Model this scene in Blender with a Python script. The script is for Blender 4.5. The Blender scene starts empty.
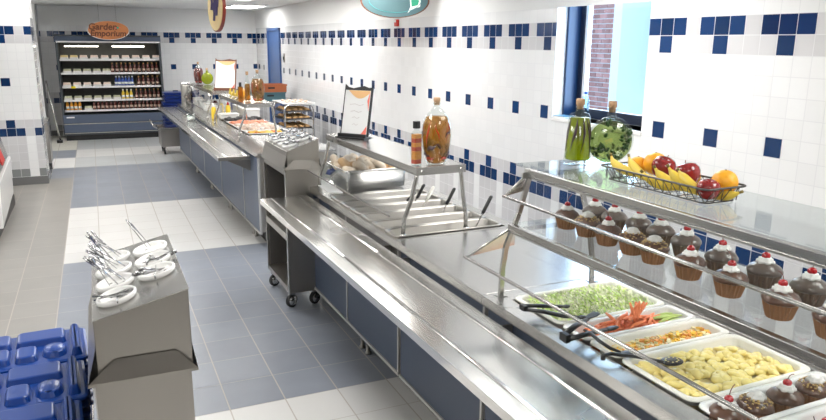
import bpy, bmesh, math, random
from mathutils import Vector, Matrix, noise as mnoise
R = math.radians
C = bpy.context.scene.collection
sc = bpy.context.scene
rnd = random.Random(7)

# ------------------------------------------------------------------ camera
H = 1.924
FW = Vector((0.3985186, 0.88740649, -0.23171675)); RT = Vector((0.91299668, -0.40788581, 0.0081377)); UP = Vector((0.08729253, 0.21479965, 0.97274926))
cd = bpy.data.cameras.new('camera'); cam = bpy.data.objects.new('camera', cd); C.objects.link(cam)
cd.sensor_width = 36.0; cd.lens = 703.35 * 36.0 / 826.0; cd.clip_start = 0.05; cd.clip_end = 200
M = Matrix.Identity(4)
for i in range(3):
    M[i][0] = RT[i]; M[i][1] = UP[i]; M[i][2] = -FW[i]
M[2][3] = H
cam.matrix_world = M
sc.camera = cam

# ------------------------------------------------------------------ world, lights, exposure
w = bpy.data.worlds.new('world'); sc.world = w; w.use_nodes = True
wn = w.node_tree.nodes; bg = wn['Background']
bg.inputs[0].default_value = (0.62, 0.80, 1.0, 1); bg.inputs[1].default_value = 3.0
TROFFER = 15.0
def area(name, loc, rot, sx, sy, power, col):
    l = bpy.data.lights.new(name, 'AREA'); l.shape = 'RECTANGLE'; l.size = sx; l.size_y = sy; l.energy = power; l.color = col
    o = bpy.data.objects.new(name, l); C.objects.link(o); o.location = loc; o.rotation_euler = rot
    return o
area('window_daylight', (3.72, 4.27, 1.85), (0, R(90), 0), 0.9, 0.95, 26, (0.66, 0.82, 1.0))
sc.view_settings.view_transform = 'Standard'; sc.view_settings.look = 'None'
sc.view_settings.gamma = 1.0; sc.view_settings.use_curve_mapping = False
sc.view_settings.exposure = 0.0

# ------------------------------------------------------------------ materials
MT = {}
def mat(name, col, rough=0.5, metal=0.0, spec=None, emit=None, estr=0.0, var=0.0, vscale=8.0, bump=0.0, bscale=40.0, coat=0.0, stretch=None, sss=0.0, island=0.0):
    m = bpy.data.materials.new(name); m.use_nodes = True; nt = m.node_tree; b = nt.nodes['Principled BSDF']
    b.inputs['Base Color'].default_value = (*col, 1); b.inputs['Roughness'].default_value = rough; b.inputs['Metallic'].default_value = metal
    if coat: b.inputs['Coat Weight'].default_value = coat; b.inputs['Coat Roughness'].default_value = 0.08
    if emit: b.inputs['Emission Color'].default_value = (*emit, 1); b.inputs['Emission Strength'].default_value = estr
    if sss: b.inputs['Subsurface Weight'].default_value = sss; b.inputs['Subsurface Radius'].default_value = (0.02, 0.015, 0.008)
    tc = nt.nodes.new('ShaderNodeTexCoord'); mp = nt.nodes.new('ShaderNodeMapping'); nt.links.new(tc.outputs['Object'], mp.inputs[0])
    if stretch: mp.inputs['Scale'].default_value = stretch
    if var:
        n = nt.nodes.new('ShaderNodeTexNoise'); n.inputs['Scale'].default_value = vscale; n.inputs['Detail'].default_value = 4
        nt.links.new(mp.outputs[0], n.inputs['Vector'])
        mx = nt.nodes.new('ShaderNodeMix'); mx.data_type = 'RGBA'
        mx.inputs[6].default_value = (*[c * (1 - var) for c in col], 1); mx.inputs[7].default_value = (*[min(1, c * (1 + var)) for c in col], 1)
        nt.links.new(n.outputs['Fac'], mx.inputs[0]); nt.links.new(mx.outputs[2], b.inputs['Base Color'])
        if metal > .5:
            mr = nt.nodes.new('ShaderNodeMapRange'); mr.inputs[3].default_value = rough * .8; mr.inputs[4].default_value = rough * 1.25
            nt.links.new(n.outputs['Fac'], mr.inputs[0]); nt.links.new(mr.outputs[0], b.inputs['Roughness'])
    if island:
        g = nt.nodes.new('ShaderNodeNewGeometry'); mr = nt.nodes.new('ShaderNodeMapRange'); mr.inputs[3].default_value = 1 - island; mr.inputs[4].default_value = 1 + island
        hs = nt.nodes.new('ShaderNodeHueSaturation'); nt.links.new(g.outputs['Random Per Island'], mr.inputs[0]); nt.links.new(mr.outputs[0], hs.inputs['Value'])
        if var: nt.links.new(mx.outputs[2], hs.inputs['Color'])
        else: hs.inputs['Color'].default_value = (*col, 1)
        nt.links.new(hs.outputs[0], b.inputs['Base Color'])
    if bump:
        n2 = nt.nodes.new('ShaderNodeTexNoise'); n2.inputs['Scale'].default_value = bscale; n2.inputs['Detail'].default_value = 3
        nt.links.new(mp.outputs[0], n2.inputs['Vector'])
        bp = nt.nodes.new('ShaderNodeBump'); bp.inputs['Strength'].default_value = bump; bp.inputs['Distance'].default_value = 0.002
        nt.links.new(n2.outputs['Fac'], bp.inputs['Height']); nt.links.new(bp.outputs[0], b.inputs['Normal'])
    MT[name] = m; return m
def glassy(name, tint, gloss=0.12, body=None, bmix=0.0, rough=0.03):
    # clear sheet / bottle: light passes through, surface mirrors by Fresnel; optional coloured body
    m = bpy.data.materials.new(name); m.use_nodes = True; nt = m.node_tree; nt.nodes.clear()
    out = nt.nodes.new('ShaderNodeOutputMaterial'); tr = nt.nodes.new('ShaderNodeBsdfTransparent'); tr.inputs[0].default_value = (*tint, 1)
    gl = nt.nodes.new('ShaderNodeBsdfGlossy'); gl.inputs['Roughness'].default_value = rough
    src = tr.outputs[0]
    if body:
        pb = nt.nodes.new('ShaderNodeBsdfPrincipled'); pb.inputs['Base Color'].default_value = (*body, 1); pb.inputs['Roughness'].default_value = 0.15
        mb = nt.nodes.new('ShaderNodeMixShader'); mb.inputs[0].default_value = bmix
        nt.links.new(src, mb.inputs[1]); nt.links.new(pb.outputs[0], mb.inputs[2]); src = mb.outputs[0]
    lw = nt.nodes.new('ShaderNodeLayerWeight'); lw.inputs[0].default_value = 0.5
    pw = nt.nodes.new('ShaderNodeMath'); pw.operation = 'POWER'; pw.inputs[1].default_value = 5.0; nt.links.new(lw.outputs['Facing'], pw.inputs[0])
    ad = nt.nodes.new('ShaderNodeMath'); ad.operation = 'MULTIPLY_ADD'; ad.inputs[1].default_value = 0.55; ad.inputs[2].default_value = gloss; ad.use_clamp = True
    nt.links.new(pw.outputs[0], ad.inputs[0])
    mx = nt.nodes.new('ShaderNodeMixShader'); nt.links.new(ad.outputs[0], mx.inputs[0]); nt.links.new(src, mx.inputs[1]); nt.links.new(gl.outputs[0], mx.inputs[2])
    nt.links.new(mx.outputs[0], out.inputs[0]); MT[name] = m; return m
mat('tile_white', (.86, .86, .86), .12, island=.02)
mat('tile_pale', (.66, .65, .66), .12, island=.04)
mat('tile_blue', (.007, .035, .120), .08, island=.25)
mat('tile_grey', (.25, .26, .26), .15, island=.06)
mat('tile_darkgrey', (.17, .17, .17), .2, island=.06)
mat('grout_wall', (.74, .74, .75), .7)
mat('paint_white', (.83, .83, .82), .75)
mat('dim_room_tan', (.16, .14, .12), .8)  # dark tan stands for the dim space behind the camera, darkening steel reflections
mat('ceiling_paint', (.90, .90, .89), .8, var=.02, vscale=20)
mat('floor_blue', (.25, .27, .31), .32, var=.10, vscale=6, island=.05, bump=.1, bscale=120)
mat('floor_white', (.66, .65, .63), .35, var=.03, vscale=5, island=.03)
mat('floor_light', (.47, .48, .48), .35, var=.04, vscale=5, island=.03)
mat('floor_cream', (.76, .74, .66), .35, var=.03, vscale=5, island=.03)
mat('floor_brown', (.30, .285, .262), .35, var=.08, vscale=5, island=.05)
mat('floor_grout', (.50, .46, .42), .8)
mat('steel', (.50, .492, .475), .25, 1.0, var=.02, vscale=1.6)
mat('steel_dull', (.41, .39, .36), .34, 1.0)
mat('steel_bright', (.74, .73, .72), .16, 1.0)
mat('chrome', (.42, .42, .43), .12, 1.0)
mat('steel_dark', (.20, .19, .18), .45, .9)
mat('trim_metal', (.50, .49, .47), .45, .3)
mat('panel_blue', (.050, .070, .112), .42, var=.12, vscale=1.5)
mat('panel_greyblue', (.10, .125, .18), .38, var=.1, vscale=1.5)
mat('black', (.010, .010, .011), .35)
mat('rubber', (.03, .03, .03), .6)
mat('shadow_void', (.02, .02, .022), .9)
mat('tray_blue', (.006, .050, .27), .32, var=.12, vscale=3, coat=.15)
mat('bin_blue', (.010, .030, .18), .35)
mat('door_blue', (.045, .105, .27), .35)
mat('frame_blue', (.008, .033, .10), .3)
mat('frame_dark', (.012, .02, .045), .3)
mat('white_plastic', (.88, .87, .85), .25, coat=.3)
mat('cream_plastic', (.88, .86, .78), .3)
mat('paper', (.85, .85, .84), .7)
mat('cork', (.52, .33, .19), .8, var=.25, vscale=60)
mat('lettuce', (.70, .88, .28), .45, island=.25)
mat('lettuce_pale', (.97, .98, .74), .45, island=.15)
mat('carrot', (.95, .26, .10), .45, var=.15, vscale=30, island=.12)
mat('celery', (.55, .70, .20), .4, var=.15, vscale=20)
mat('dice_yellow', (.88, .55, .06), .35, island=.2)
mat('dice_pale', (.80, .72, .42), .35, island=.15)
mat('dice_orange', (.85, .34, .05), .35, island=.1)
mat('pear', (.96, .78, .28), .3, var=.10, vscale=12, coat=.4, island=.10)
mat('syrup', (.72, .62, .34), .12, coat=.5)
mat('choc', (.105, .050, .030), .32, var=.25, vscale=25, bump=.3, bscale=90, coat=.2)
mat('choc_grey', (.125, .092, .075), .28, var=.2, vscale=25, bump=.3, bscale=90, coat=.3)
mat('liner', (.27, .135, .065), .6, var=.2, vscale=20)
mat('liner_dark', (.15, .095, .065), .6, var=.2, vscale=20)
mat('cream', (.90, .88, .84), .4, bump=.2, bscale=60)
mat('cherry', (.45, .010, .015), .12, coat=.6)
mat('stem', (.20, .05, .03), .5)
mat('nuts', (.60, .42, .18), .6, island=.3)
mat('banana', (.80, .58, .07), .4, var=.12, vscale=10)
mat('banana_tip', (.18, .13, .03), .6)
mat('orange', (.92, .42, .02), .4, bump=.4, bscale=150)
mat('apple', (.27, .018, .018), .22, var=.55, vscale=14, stretch=(3, 3, .6), coat=.3)
mat('wire', (.10, .095, .09), .35, .6)
mat('herb', (.025, .075, .012), .5, var=.3, vscale=20)
mat('herb_dark', (.06, .03, .04), .5, var=.4, vscale=20)
mat('chili', (.50, .03, .015), .35)
mat('spice_orange', (.62, .24, .03), .5, var=.7, vscale=140)
mat('spice_red', (.40, .05, .02), .5, var=.7, vscale=140)
mat('sign_orange', (.62, .22, .07), .5, var=.12, vscale=6)
mat('sign_tan', (.62, .34, .12), .5)
mat('sign_brown', (.16, .05, .02), .5)
mat('sign_rust', (.25, .03, .015), .5)
mat('sign_yellow', (.92, .70, .30), .5)
mat('sign_purple', (.10, .08, .22), .5)
mat('sign_teal', (.075, .15, .165), .45)
mat('sign_teal_light', (.06, .33, .33), .45)
mat('sign_green', (.03, .35, .20), .5)
mat('card_orange', (.90, .55, .25), .6)
mat('card_coral', (.85, .20, .15), .6)
mat('card_grey', (.55, .50, .48), .6)
mat('red', (.62, .03, .02), .4)
mat('teal_bin', (.06, .14, .17), .5)
mat('rust_crate', (.42, .12, .04), .5)
mat('bread', (.66, .40, .18), .6, var=.3, vscale=14)
mat('flour', (.84, .69, .52), .7, var=.12, vscale=14)
mat('juice', (.10, .02, .015), .2, coat=.3)
mat('juice_label', (.60, .42, .33), .5)
mat('bottle_blue', (.03, .08, .35), .3)
mat('bottle_yellow', (.85, .60, .05), .3)
mat('bottle_orange', (.90, .40, .04), .3)
mat('pack', (.92, .66, .30), .4, var=.3, vscale=15)
mat('pack_green', (.50, .50, .33), .4, var=.5, vscale=18)
mat('pack_pink', (.88, .66, .55), .4, var=.25, vscale=18)
mat('price_yellow', (.95, .75, .02), .4)
mat('fridge_body', (.045, .055, .065), .35)
mat('fridge_inner', (.10, .10, .09), .5)
mat('fridge_panel', (.075, .10, .155), .4)
mat('salmon', (.85, .32, .18), .5, island=.2)
mat('mushroom', (.72, .55, .44), .5, island=.2)
mat('brick', (.44, .20, .17), .8, island=.25)
mat('mortar', (.75, .72, .70), .9)
mat('facade_blue', (.095, .27, .42), .3, var=.1, vscale=1.2)
mat('facade_white', (.85, .87, .9), .6)
mat('ground_out', (.6, .62, .62), .9)
mat('lamp', (1, 1, 1), .5, emit=(1.0, .985, .955), estr=TROFFER)
mat('fridge_lamp', (1, 1, 1), .5, emit=(1.0, .92, .78), estr=10)
glassy('glass', (.985, .99, .99), .012)
glassy('glass_shelf', (.90, .93, .93), .09)
glassy('glass_bottle', (.92, .95, .94), .06)
glassy('window_glass', (.90, .96, 1.0), .02)
glassy('water_blue', (.55, .80, .95), .05)
glassy('oil_green', (.50, .58, .02), .02, (.38, .44, .005), .45)
glassy('oil_pale', (.62, .70, .38), .02, (.40, .46, .18), .18)
glassy('oil_amber', (.72, .42, .07), .02, (.50, .27, .05), .32)
glassy('oil_dark', (.35, .06, .04), .02, (.14, .02, .02), .5)

# ------------------------------------------------------------------ mesh builder
TH = 0.016; PU, PV = 1.35, 3.5
cT, sT = math.cos(TH), math.sin(TH)
def toW(p):     # counter frame -> world
    dx, dy = p[0] - PU, p[1] - PV
    return Vector((PU + cT * dx - sT * dy, PV + sT * dx + cT * dy, p[2]))
BASE = {}
class MB:
    def __init__(s): s.v = []; s.f = []; s.m = []; s.s = []
    def add(s, vs, fs, m=0, smooth=False):
        o = len(s.v); s.v += [tuple(v) for v in vs]
        for f in fs: s.f.append(tuple(i + o for i in f)); s.m.append(m); s.s.append(smooth)
        return s
    def box(s, x0, x1, y0, y1, z0, z1, m=0):
        return s.add([(x0,y0,z0),(x1,y0,z0),(x1,y1,z0),(x0,y1,z0),(x0,y0,z1),(x1,y0,z1),(x1,y1,z1),(x0,y1,z1)],
                     [(0,3,2,1),(4,5,6,7),(0,1,5,4),(1,2,6,5),(2,3,7,6),(3,0,4,7)], m)
    def hexa(s, p, m=0):
        return s.add(p, [(0,3,2,1),(4,5,6,7),(0,1,5,4),(1,2,6,5),(2,3,7,6),(3,0,4,7)], m)
    def plate(s, quad, t, m=0):     # quad of 4 points thickened along its normal
        q = [Vector(a) for a in quad]; n = (q[1]-q[0]).cross(q[3]-q[0]).normalized() * t
        return s.hexa([a for a in q] + [a + n for a in q], m)
    def prism(s, poly, ext, m=0, smooth=False):
        n = len(poly); e = Vector(ext); a = [Vector(p) for p in poly]; b = [p + e for p in a]
        return s.add(a + b, [tuple(range(n))[::-1], tuple(range(n, 2*n))] + [(i, (i+1) % n, n + (i+1) % n, n + i) for i in range(n)], m, smooth)
    def tube(s, path, r, n=8, m=0, flat=None):
        P = [Vector(p) for p in path]; rs = r if isinstance(r, (list, tuple)) else [r] * len(P)
        rings = []; up = None
        for i, p in enumerate(P):
            t = (P[min(i+1, len(P)-1)] - P[max(i-1, 0)]).normalized()
            if up is None:
                up = Vector((0,0,1)) if abs(t.z) < .9 else Vector((1,0,0))
            a = t.cross(up)
            if a.length < 1e-4: a = t.cross(Vector((0,1,0)))
            a.normalize(); b = a.cross(t).normalized(); up = b
            fl = flat if flat else 1.0
            rings.append([p + a * math.cos(k*2*math.pi/n) * rs[i] + b * math.sin(k*2*math.pi/n) * rs[i] * fl for k in range(n)])
        vs = [v for g in rings for v in g]; fs = []
        for i in range(len(P) - 1):
            for k in range(n): fs.append((i*n+k, i*n+(k+1) % n, (i+1)*n+(k+1) % n, (i+1)*n+k))
        fs.append(tuple(range(n))[::-1]); fs.append(tuple((len(P)-1)*n + k for k in range(n)))
        return s.add(vs, fs, m, True)
    def lathe(s, prof, c=(0,0,0), n=20, m=0, sx=1, sy=1, rot=None, wob=0, freq=0, smooth=True):
        vs = []; fs = []
        for j, (r, z) in enumerate(prof):
            for k in range(n):
                a = k*2*math.pi/n; rr = r * (1 + (wob * (1 if k % 2 else -1) if freq == 0 and wob else wob * math.sin(freq * a)))
                v = Vector((rr*math.cos(a)*sx, rr*math.sin(a)*sy, z))
                if rot is not None: v = rot @ v
                vs.append(v + Vector(c))
        for j in range(len(prof)-1):
            for k in range(n): fs.append((j*n+k, j*n+(k+1) % n, (j+1)*n+(k+1) % n, (j+1)*n+k))
        if prof[0][0] > 1e-5: fs.append(tuple(range(n))[::-1])
        if prof[-1][0] > 1e-5: fs.append(tuple((len(prof)-1)*n+k for k in range(n)))
        return s.add(vs, fs, m, smooth)
    def ell(s, c, rx, ry, rz, nu=14, nv=8, m=0, rot=None, jit=0):
        prof = [(math.sin(math.pi*j/nv), -math.cos(math.pi*j/nv)) for j in range(nv+1)]
        vs = []; fs = []
        for j, (r, z) in enumerate(prof):
            for k in range(nu):
                a = k*2*math.pi/nu; v = Vector((r*math.cos(a)*rx, r*math.sin(a)*ry, z*rz))
                if jit: v *= 1 + jit * mnoise.noise(v * (2.0 / max(rx, ry, rz)) + Vector(c) * 7)
                if rot is not None: v = rot @ v
                vs.append(v + Vector(c))
        for j in range(nv):
            for k in range(nu): fs.append((j*nu+k, j*nu+(k+1) % nu, (j+1)*nu+(k+1) % nu, (j+1)*nu+k))
        return s.add(vs, fs, m, True)
    def loops(s, L, m=0, cap0=False, cap1=True, smooth=False):
        n = len(L[0]); vs = [v for l in L for v in l]; fs = []
        for j in range(len(L)-1):
            for k in range(n): fs.append((j*n+k, j*n+(k+1) % n, (j+1)*n+(k+1) % n, (j+1)*n+k))
        if cap0: fs.append(tuple(range(n))[::-1])
        if cap1: fs.append(tuple((len(L)-1)*n+k for k in range(n)))
        return s.add(vs, fs, m, smooth)
    def rot(s, mtx, piv=(0,0,0)):
        pv = Vector(piv); s.v = [tuple(mtx @ (Vector(v) - pv) + pv) for v in s.v]; return s
    def mesh(s, name, mats, base):
        me = bpy.data.meshes.new(name); b = Vector(base)
        me.from_pydata([tuple(Vector(v) - b) for v in s.v], [], s.f); 
        mats = mats if isinstance(mats, (list, tuple)) else [mats]
        for k in mats: me.materials.append(MT[k])
        for i, p in enumerate(me.polygons): p.material_index = s.m[i]; p.use_smooth = s.s[i]
        bm = bmesh.new(); bm.from_mesh(me); bmesh.ops.remove_doubles(bm, verts=bm.verts, dist=1e-6); bmesh.ops.recalc_face_normals(bm, faces=bm.faces); bm.to_mesh(me); bm.free()
        me.update(); return me
    def build(s, name, mats, parent=None, bevel=0, base=None, label=None, subsurf=0):
        b = base if base is not None else (BASE.get(parent.name, (0,0,0)) if parent else (0,0,0))
        o = bpy.data.objects.new(name, s.mesh(name, mats, b)); C.objects.link(o)
        if parent: o.parent = parent; BASE[o.name] = tuple(b)
        if bevel:
            md = o.modifiers.new('bevel', 'BEVEL'); md.width = bevel; md.segments = 2; md.limit_method = 'ANGLE'; md.angle_limit = R(40)
        if subsurf:
            md = o.modifiers.new('sub', 'SUBSURF'); md.levels = subsurf; md.render_levels = subsurf
        if label: o['label'] = label
        return o
def rr(x0, x1, y0, y1, r, z, n=4):
    out = []
    for cx, cy, a0 in ((x1-r, y1-r, 0), (x0+r, y1-r, 90), (x0+r, y0+r, 180), (x1-r, y0+r, 270)):
        for k in range(n+1):
            a = R(a0 + 90*k/n); out.append(Vector((cx + r*math.cos(a), cy + r*math.sin(a), z)))
    return out
def tag(o, label, cat, group=None):
    o['label'] = label; o['category'] = cat
    if group: o['group'] = group
    return o
def thing(name, label, cat, base=(0,0,0), frame='w', group=None, rotz=0):
    o = bpy.data.objects.new(name, None); C.objects.link(o); o.empty_display_size = .05
    if frame == 'c': o.location = toW(base); o.rotation_euler = (0, 0, TH); BASE[o.name] = tuple(base)
    elif frame == 'w': o.location = base; BASE[o.name] = tuple(base)
    else: o.location = base; o.rotation_euler = (0, 0, rotz); BASE[o.name] = (0,0,0)
    return tag(o, label, cat, group)
def single(mb, name, mats, label, cat, base=(0,0,0), frame='w', group=None, bevel=0, rotz=0, **k):
    b = (0,0,0) if frame == 'i' else base
    o = mb.build(name, mats, None, bevel, base=b, **k)
    if frame == 'c': o.location = toW(base); o.rotation_euler = (0, 0, TH)
    else: o.location = base; o.rotation_euler = (0, 0, rotz if frame == 'i' else 0)
    BASE[o.name] = tuple(b)
    return tag(o, label, cat, group)
def struct(mb, name, mats, parent=None, bevel=0):
    o = mb.build(name, mats, parent, bevel); 
    if not parent: o['kind'] = 'structure'
    return o
def dup(o, loc, rot=None, label=None, group=None):
    def cp(a, par):
        c = a.copy(); C.objects.link(c); BASE[c.name] = BASE.get(a.name, (0,0,0))
        if par: c.parent = par
        for ch in a.children: cp(ch, c)
        return c
    c = cp(o, None); c.location = loc
    if rot is not None: c.rotation_euler = rot
    if label: c['label'] = label
    if group: c['group'] = group
    return c
def text_mesh(body, size, mname, parent, mtx, name='lettering', ext=.001, sx=1.0, shear=0.0, weight=0.0):
    cu = bpy.data.curves.new('txt', 'FONT'); cu.body = body; cu.size = size; cu.extrude = ext; cu.align_x = 'CENTER'; cu.shear = shear; cu.offset = weight
    to = bpy.data.objects.new('txt', cu); C.objects.link(to); bpy.context.view_layer.update()
    me = bpy.data.meshes.new_from_object(to); bpy.data.objects.remove(to)
    me.transform(mtx); me.materials.clear(); me.materials.append(MT[mname])
    o = bpy.data.objects.new(name, me); C.objects.link(o); o.parent = parent
    return o

# ------------------------------------------------------------------ room shell
T = 0.11; XW, YB = 3.388, 16.14; ZT = 2.090; YW0 = 2.8736; XB0 = 1.4274; CEIL = 2.58
XL, YR = -3.6, -4.0
def tilecol(c, r):
    if r < 0: return 0
    if r == 0: return 2 if c < 3 else 1
    if r == 1: return 2 if c == 1 else 1
    if r == 6: return 2 if c == 1 else 0
    if r == 11: return 2 if c == 1 else 1
    if r == 12: return 2 if c < 3 else 1
    if 13 <= r <= 16: return 1 if c < 3 else 0
    if r == 17: return 3 if c < 3 else 0
    if r >= 18: return 4
    return 0
TM = ['tile_white', 'tile_pale', 'tile_blue', 'tile_grey', 'tile_darkgrey', 'grout_wall']
def cut(rect, holes):
    L = [rect]
    for h in holes:
        N = []
        for (a0, a1, b0, b1) in L:
            if a1 <= h[0] or a0 >= h[1] or b1 <= h[2] or b0 >= h[3]: N.append((a0, a1, b0, b1)); continue
            if a0 < h[0]: N.append((a0, h[0], b0, b1))
            if a1 > h[1]: N.append((h[1], a1, b0, b1))
            x0, x1 = max(a0, h[0]), min(a1, h[1])
            if b0 < h[2]: N.append((x0, x1, b0, h[2]))
            if b1 > h[3]: N.append((x0, x1, h[3], b1))
        L = N
    return [q for q in L if q[1]-q[0] > .006 and q[3]-q[2] > .006]
def tiles(mb, s0, s1, phase, sign, place, r0=-1, r1=19, holes=()):
    # s: coordinate along the wall; column index grows with sign*(s-phase)
    g = .0022
    k0 = int(math.floor(min(sign*(s0-phase), sign*(s1-phase))/T)) - 1; k1 = int(math.ceil(max(sign*(s0-phase), sign*(s1-phase))/T)) + 1
    for k in range(k0, k1+1):
        a, b = sorted((phase + sign*k*T, phase + sign*(k+1)*T)); a, b = max(a, s0), min(b, s1)
        if b - a < .01: continue
        for r in range(r0, r1):
            z1 = ZT - r*T; z0 = max(z1 - T, 0)
            if z1 < .01: continue
            for q in cut((a, b, z0, z1), holes):
                P = place(q[0]+g, q[1]-g, q[2]+g, q[3]-g); mb.add(P, [(0,1,2,3)], tilecol(k % 4, r))
# floor
fl = MB(); fl.box(XL-.1, XW+.3, YR-.1, YB+.3, -.2, -.0015, 5)
xs = [-.385 + .3*k for k in range(-11, 14)]
ybs = [-4.0, 3.515, 6.65, 8.95, 11.93, 12.96, 13.9, 14.68, YB]
ys = []
for a, b in zip(ybs[:-1], ybs[1:]):
    n = max(1, round((b-a)/.308)); ys += [a + (b-a)*i/n for i in range(n)]
ys.append(YB)
for x0, x1 in zip(xs[:-1], xs[1:]):
    for y0, y1 in zip(ys[:-1], ys[1:]):
        X, Y = (x0+x1)/2, (y0+y1)/2
        if X > -.385:
            m = 1 if Y < 3.515 else 0 if Y < 6.65 else 1 if Y < 8.95 else 0 if Y < 11.93 else 2 if Y < 12.96 else 1 if Y < 13.9 else 2
        else:
            m = 4 if Y < 10.9 else 0 if Y < 11.93 else 1 if Y < 12.96 else 0 if Y < 13.9 else 3
        gx, gy = .0035, .0022
        fl.add([(x0+gx,y0+gy,0),(x1-gx,y0+gy,0),(x1-gx,y1-gy,0),(x0+gx,y1-gy,0)], [(0,1,2,3)], m)
struct(fl, 'floor', ['floor_blue', 'floor_white', 'floor_light', 'floor_cream', 'floor_brown', 'floor_grout'])
struct(MB().box(XL-.1, XW+.3, YR-.1, YB+.3, CEIL, CEIL+.15), 'ceiling', 'ceiling_paint')
# right wall with window opening
WY0, WY1, WZ0, WZ1 = 3.75, 4.793, 1.345, 2.40
DY0, DY1, DZ1 = 13.90, 14.95, 2.185
wr = MB(); e = XW - .0012 + .0012
wr.box(XW+.001, XW+.27, YR, WY0, 0, CEIL, 5); wr.box(XW+.001, XW+.27, WY1, YB+.27, 0, CEIL, 5)
wr.box(XW+.001, XW+.27, WY0, WY1, 0, WZ0, 5); wr.box(XW+.001, XW+.27, WY0, WY1, WZ1, CEIL, 5)
tiles(wr, YR, YB, YW0, -1, lambda a, b, c, d: [(XW, a, c), (XW, b, c), (XW, b, d), (XW, a, d)], holes=[(WY0, WY1, WZ0, WZ1), (DY0, DY1, 0, DZ1)])
tiles_top = ZT + T
wr.box(XW-.002, XW+.002, YR, YB, tiles_top, CEIL, 6)
# reveal tiles on the far jamb and near jamb
for r in range(-2, 7):
    z1 = ZT - r*T; z0 = max(z1-T, WZ0)
    if z1 <= WZ0: continue
    wr.add([(XW+.002, WY1-.001, z0+.002), (XW+.096, WY1-.001, z0+.002), (XW+.096, WY1-.001, min(z1, WZ1)-.002), (XW+.002, WY1-.001, min(z1, WZ1)-.002)], [(0,1,2,3)], 0)
struct(wr, 'wall_right', TM + ['paint_white'])
wb = MB(); wb.box(XL, XW, YB+.001, YB+.2, 0, CEIL, 5)
tiles(wb, XL, XW, XB0, 1, lambda a, b, c, d: [(a, YB, c), (b, YB, c), (b, YB, d), (a, YB, d)])
wb.box(XL, XW, YB-.002, YB+.002, tiles_top, CEIL, 6)
struct(wb, 'wall_back', TM + ['paint_white'])
for nm, a in (('wall_left', (XL-.1, XL, YR, YB)), ('wall_front', (XL, XW, YR-.1, YR))):
    m_ = MB(); m_.box(a[0], a[1], a[2], a[3], 0, CEIL, 0); struct(m_, nm, 'paint_white' if nm == 'wall_left' else 'dim_room_tan')
# tiled column
cm = MB(); CX1, CY0, CY1 = -.69, 10.70, 11.25
cm.box(-1.6, CX1-.001, CY0+.001, CY1, 0, CEIL, 5)
cm.box(-1.6, CX1+.001, CY0-.001, CY1+.001, ZT+T, CEIL, 6)
tiles(cm, -1.6, CX1, -.89-.33, 1, lambda a, b, c, d: [(a, CY0, c), (b, CY0, c), (b, CY0, d), (a, CY0, d)])
tiles(cm, CY0, CY1, CY0, 1, lambda a, b, c, d: [(CX1, a, c), (CX1, b, c), (CX1, b, d), (CX1, a, d)])
struct(cm, 'trim_1', TM + ['paint_white'])
struct(MB().box(-1.6, CX1+.012, CY0-.012, CY1+.012, 0, .105), 'baseboard_column', 'tile_darkgrey')
# shallow pilaster left of the fridge
pm = MB(); pm.box(-1.9, -.905, 15.4, YB, 0, CEIL, 5); pm.box(-1.9, -.903, 15.398, YB, ZT+T, CEIL, 6)
tiles(pm, -1.9, -.905, -.905-.33-.11, 1, lambda a, b, c, d: [(a, 15.398, c), (b, 15.398, c), (b, 15.398, d), (a, 15.398, d)])
struct(pm, 'trim_2', TM + ['paint_white'])
# window
wf = bpy.data.objects.new('window_1', None); C.objects.link(wf); wf['kind'] = 'structure'
fx0, fx1 = XW+.096, XW+.27
f_ = MB(); f_.box(fx0, fx1, WY1-.028, WY1, WZ0, WZ1); f_.box(fx0, fx1, WY0, WY0+.03, WZ0, WZ1); f_.box(fx0, fx1, WY0, WY1, WZ1-.05, WZ1)
struct(f_, 'window_frame', 'frame_blue', wf)
f_ = MB(); f_.box(fx1-.06, fx1, WY0+.03, WY1-.028, WZ0, WZ0+.075); f_.box(fx1-.06, fx1-.0, WY1-.075, WY1-.028, WZ0+.075, WZ1-.05)
struct(f_, 'inner_frame', 'frame_dark', wf, .004)
struct(MB().box(fx1-.03, fx1-.024, WY0+.03, WY1-.075, WZ0+.075, WZ1-.05), 'pane', 'window_glass', wf)
struct(MB().box(XW-.012, fx1-.06, WY0-.01, WY1, WZ0-.03, WZ0), 'window_sill', 'white_plastic', wf, .004)
# white strip beside the pane, painting in the inner frame and a glass reflection
struct(MB().box(fx1-.05, fx1-.01, WY1-.11, WY1-.078, WZ0+.075, WZ1-.05), 'upright_strip', 'facade_white', wf)
# door
df = bpy.data.objects.new('door_1', None); C.objects.link(df); df['kind'] = 'structure'
d_ = MB(); d_.box(XW-.035, XW+.02, DY0, DY0+.06, 0, DZ1); d_.box(XW-.035, XW+.02, DY1-.06, DY1, 0, DZ1); d_.box(XW-.035, XW+.02, DY0, DY1, DZ1-.06, DZ1)
struct(d_, 'door_frame', 'door_blue', df, .004)
struct(MB().box(XW-.008, XW+.02, DY0+.06, DY1-.06, 0, DZ1-.06), 'door_leaf', 'door_blue', df)
struct(MB().tube([(XW-.05, DY0+.14, 1.0), (XW-.05, DY0+.24, 1.0)], .011).tube([(XW-.01, DY0+.14, 1.0), (XW-.05, DY0+.14, 1.0)], .009), 'door_handle', 'steel', df)

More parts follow.
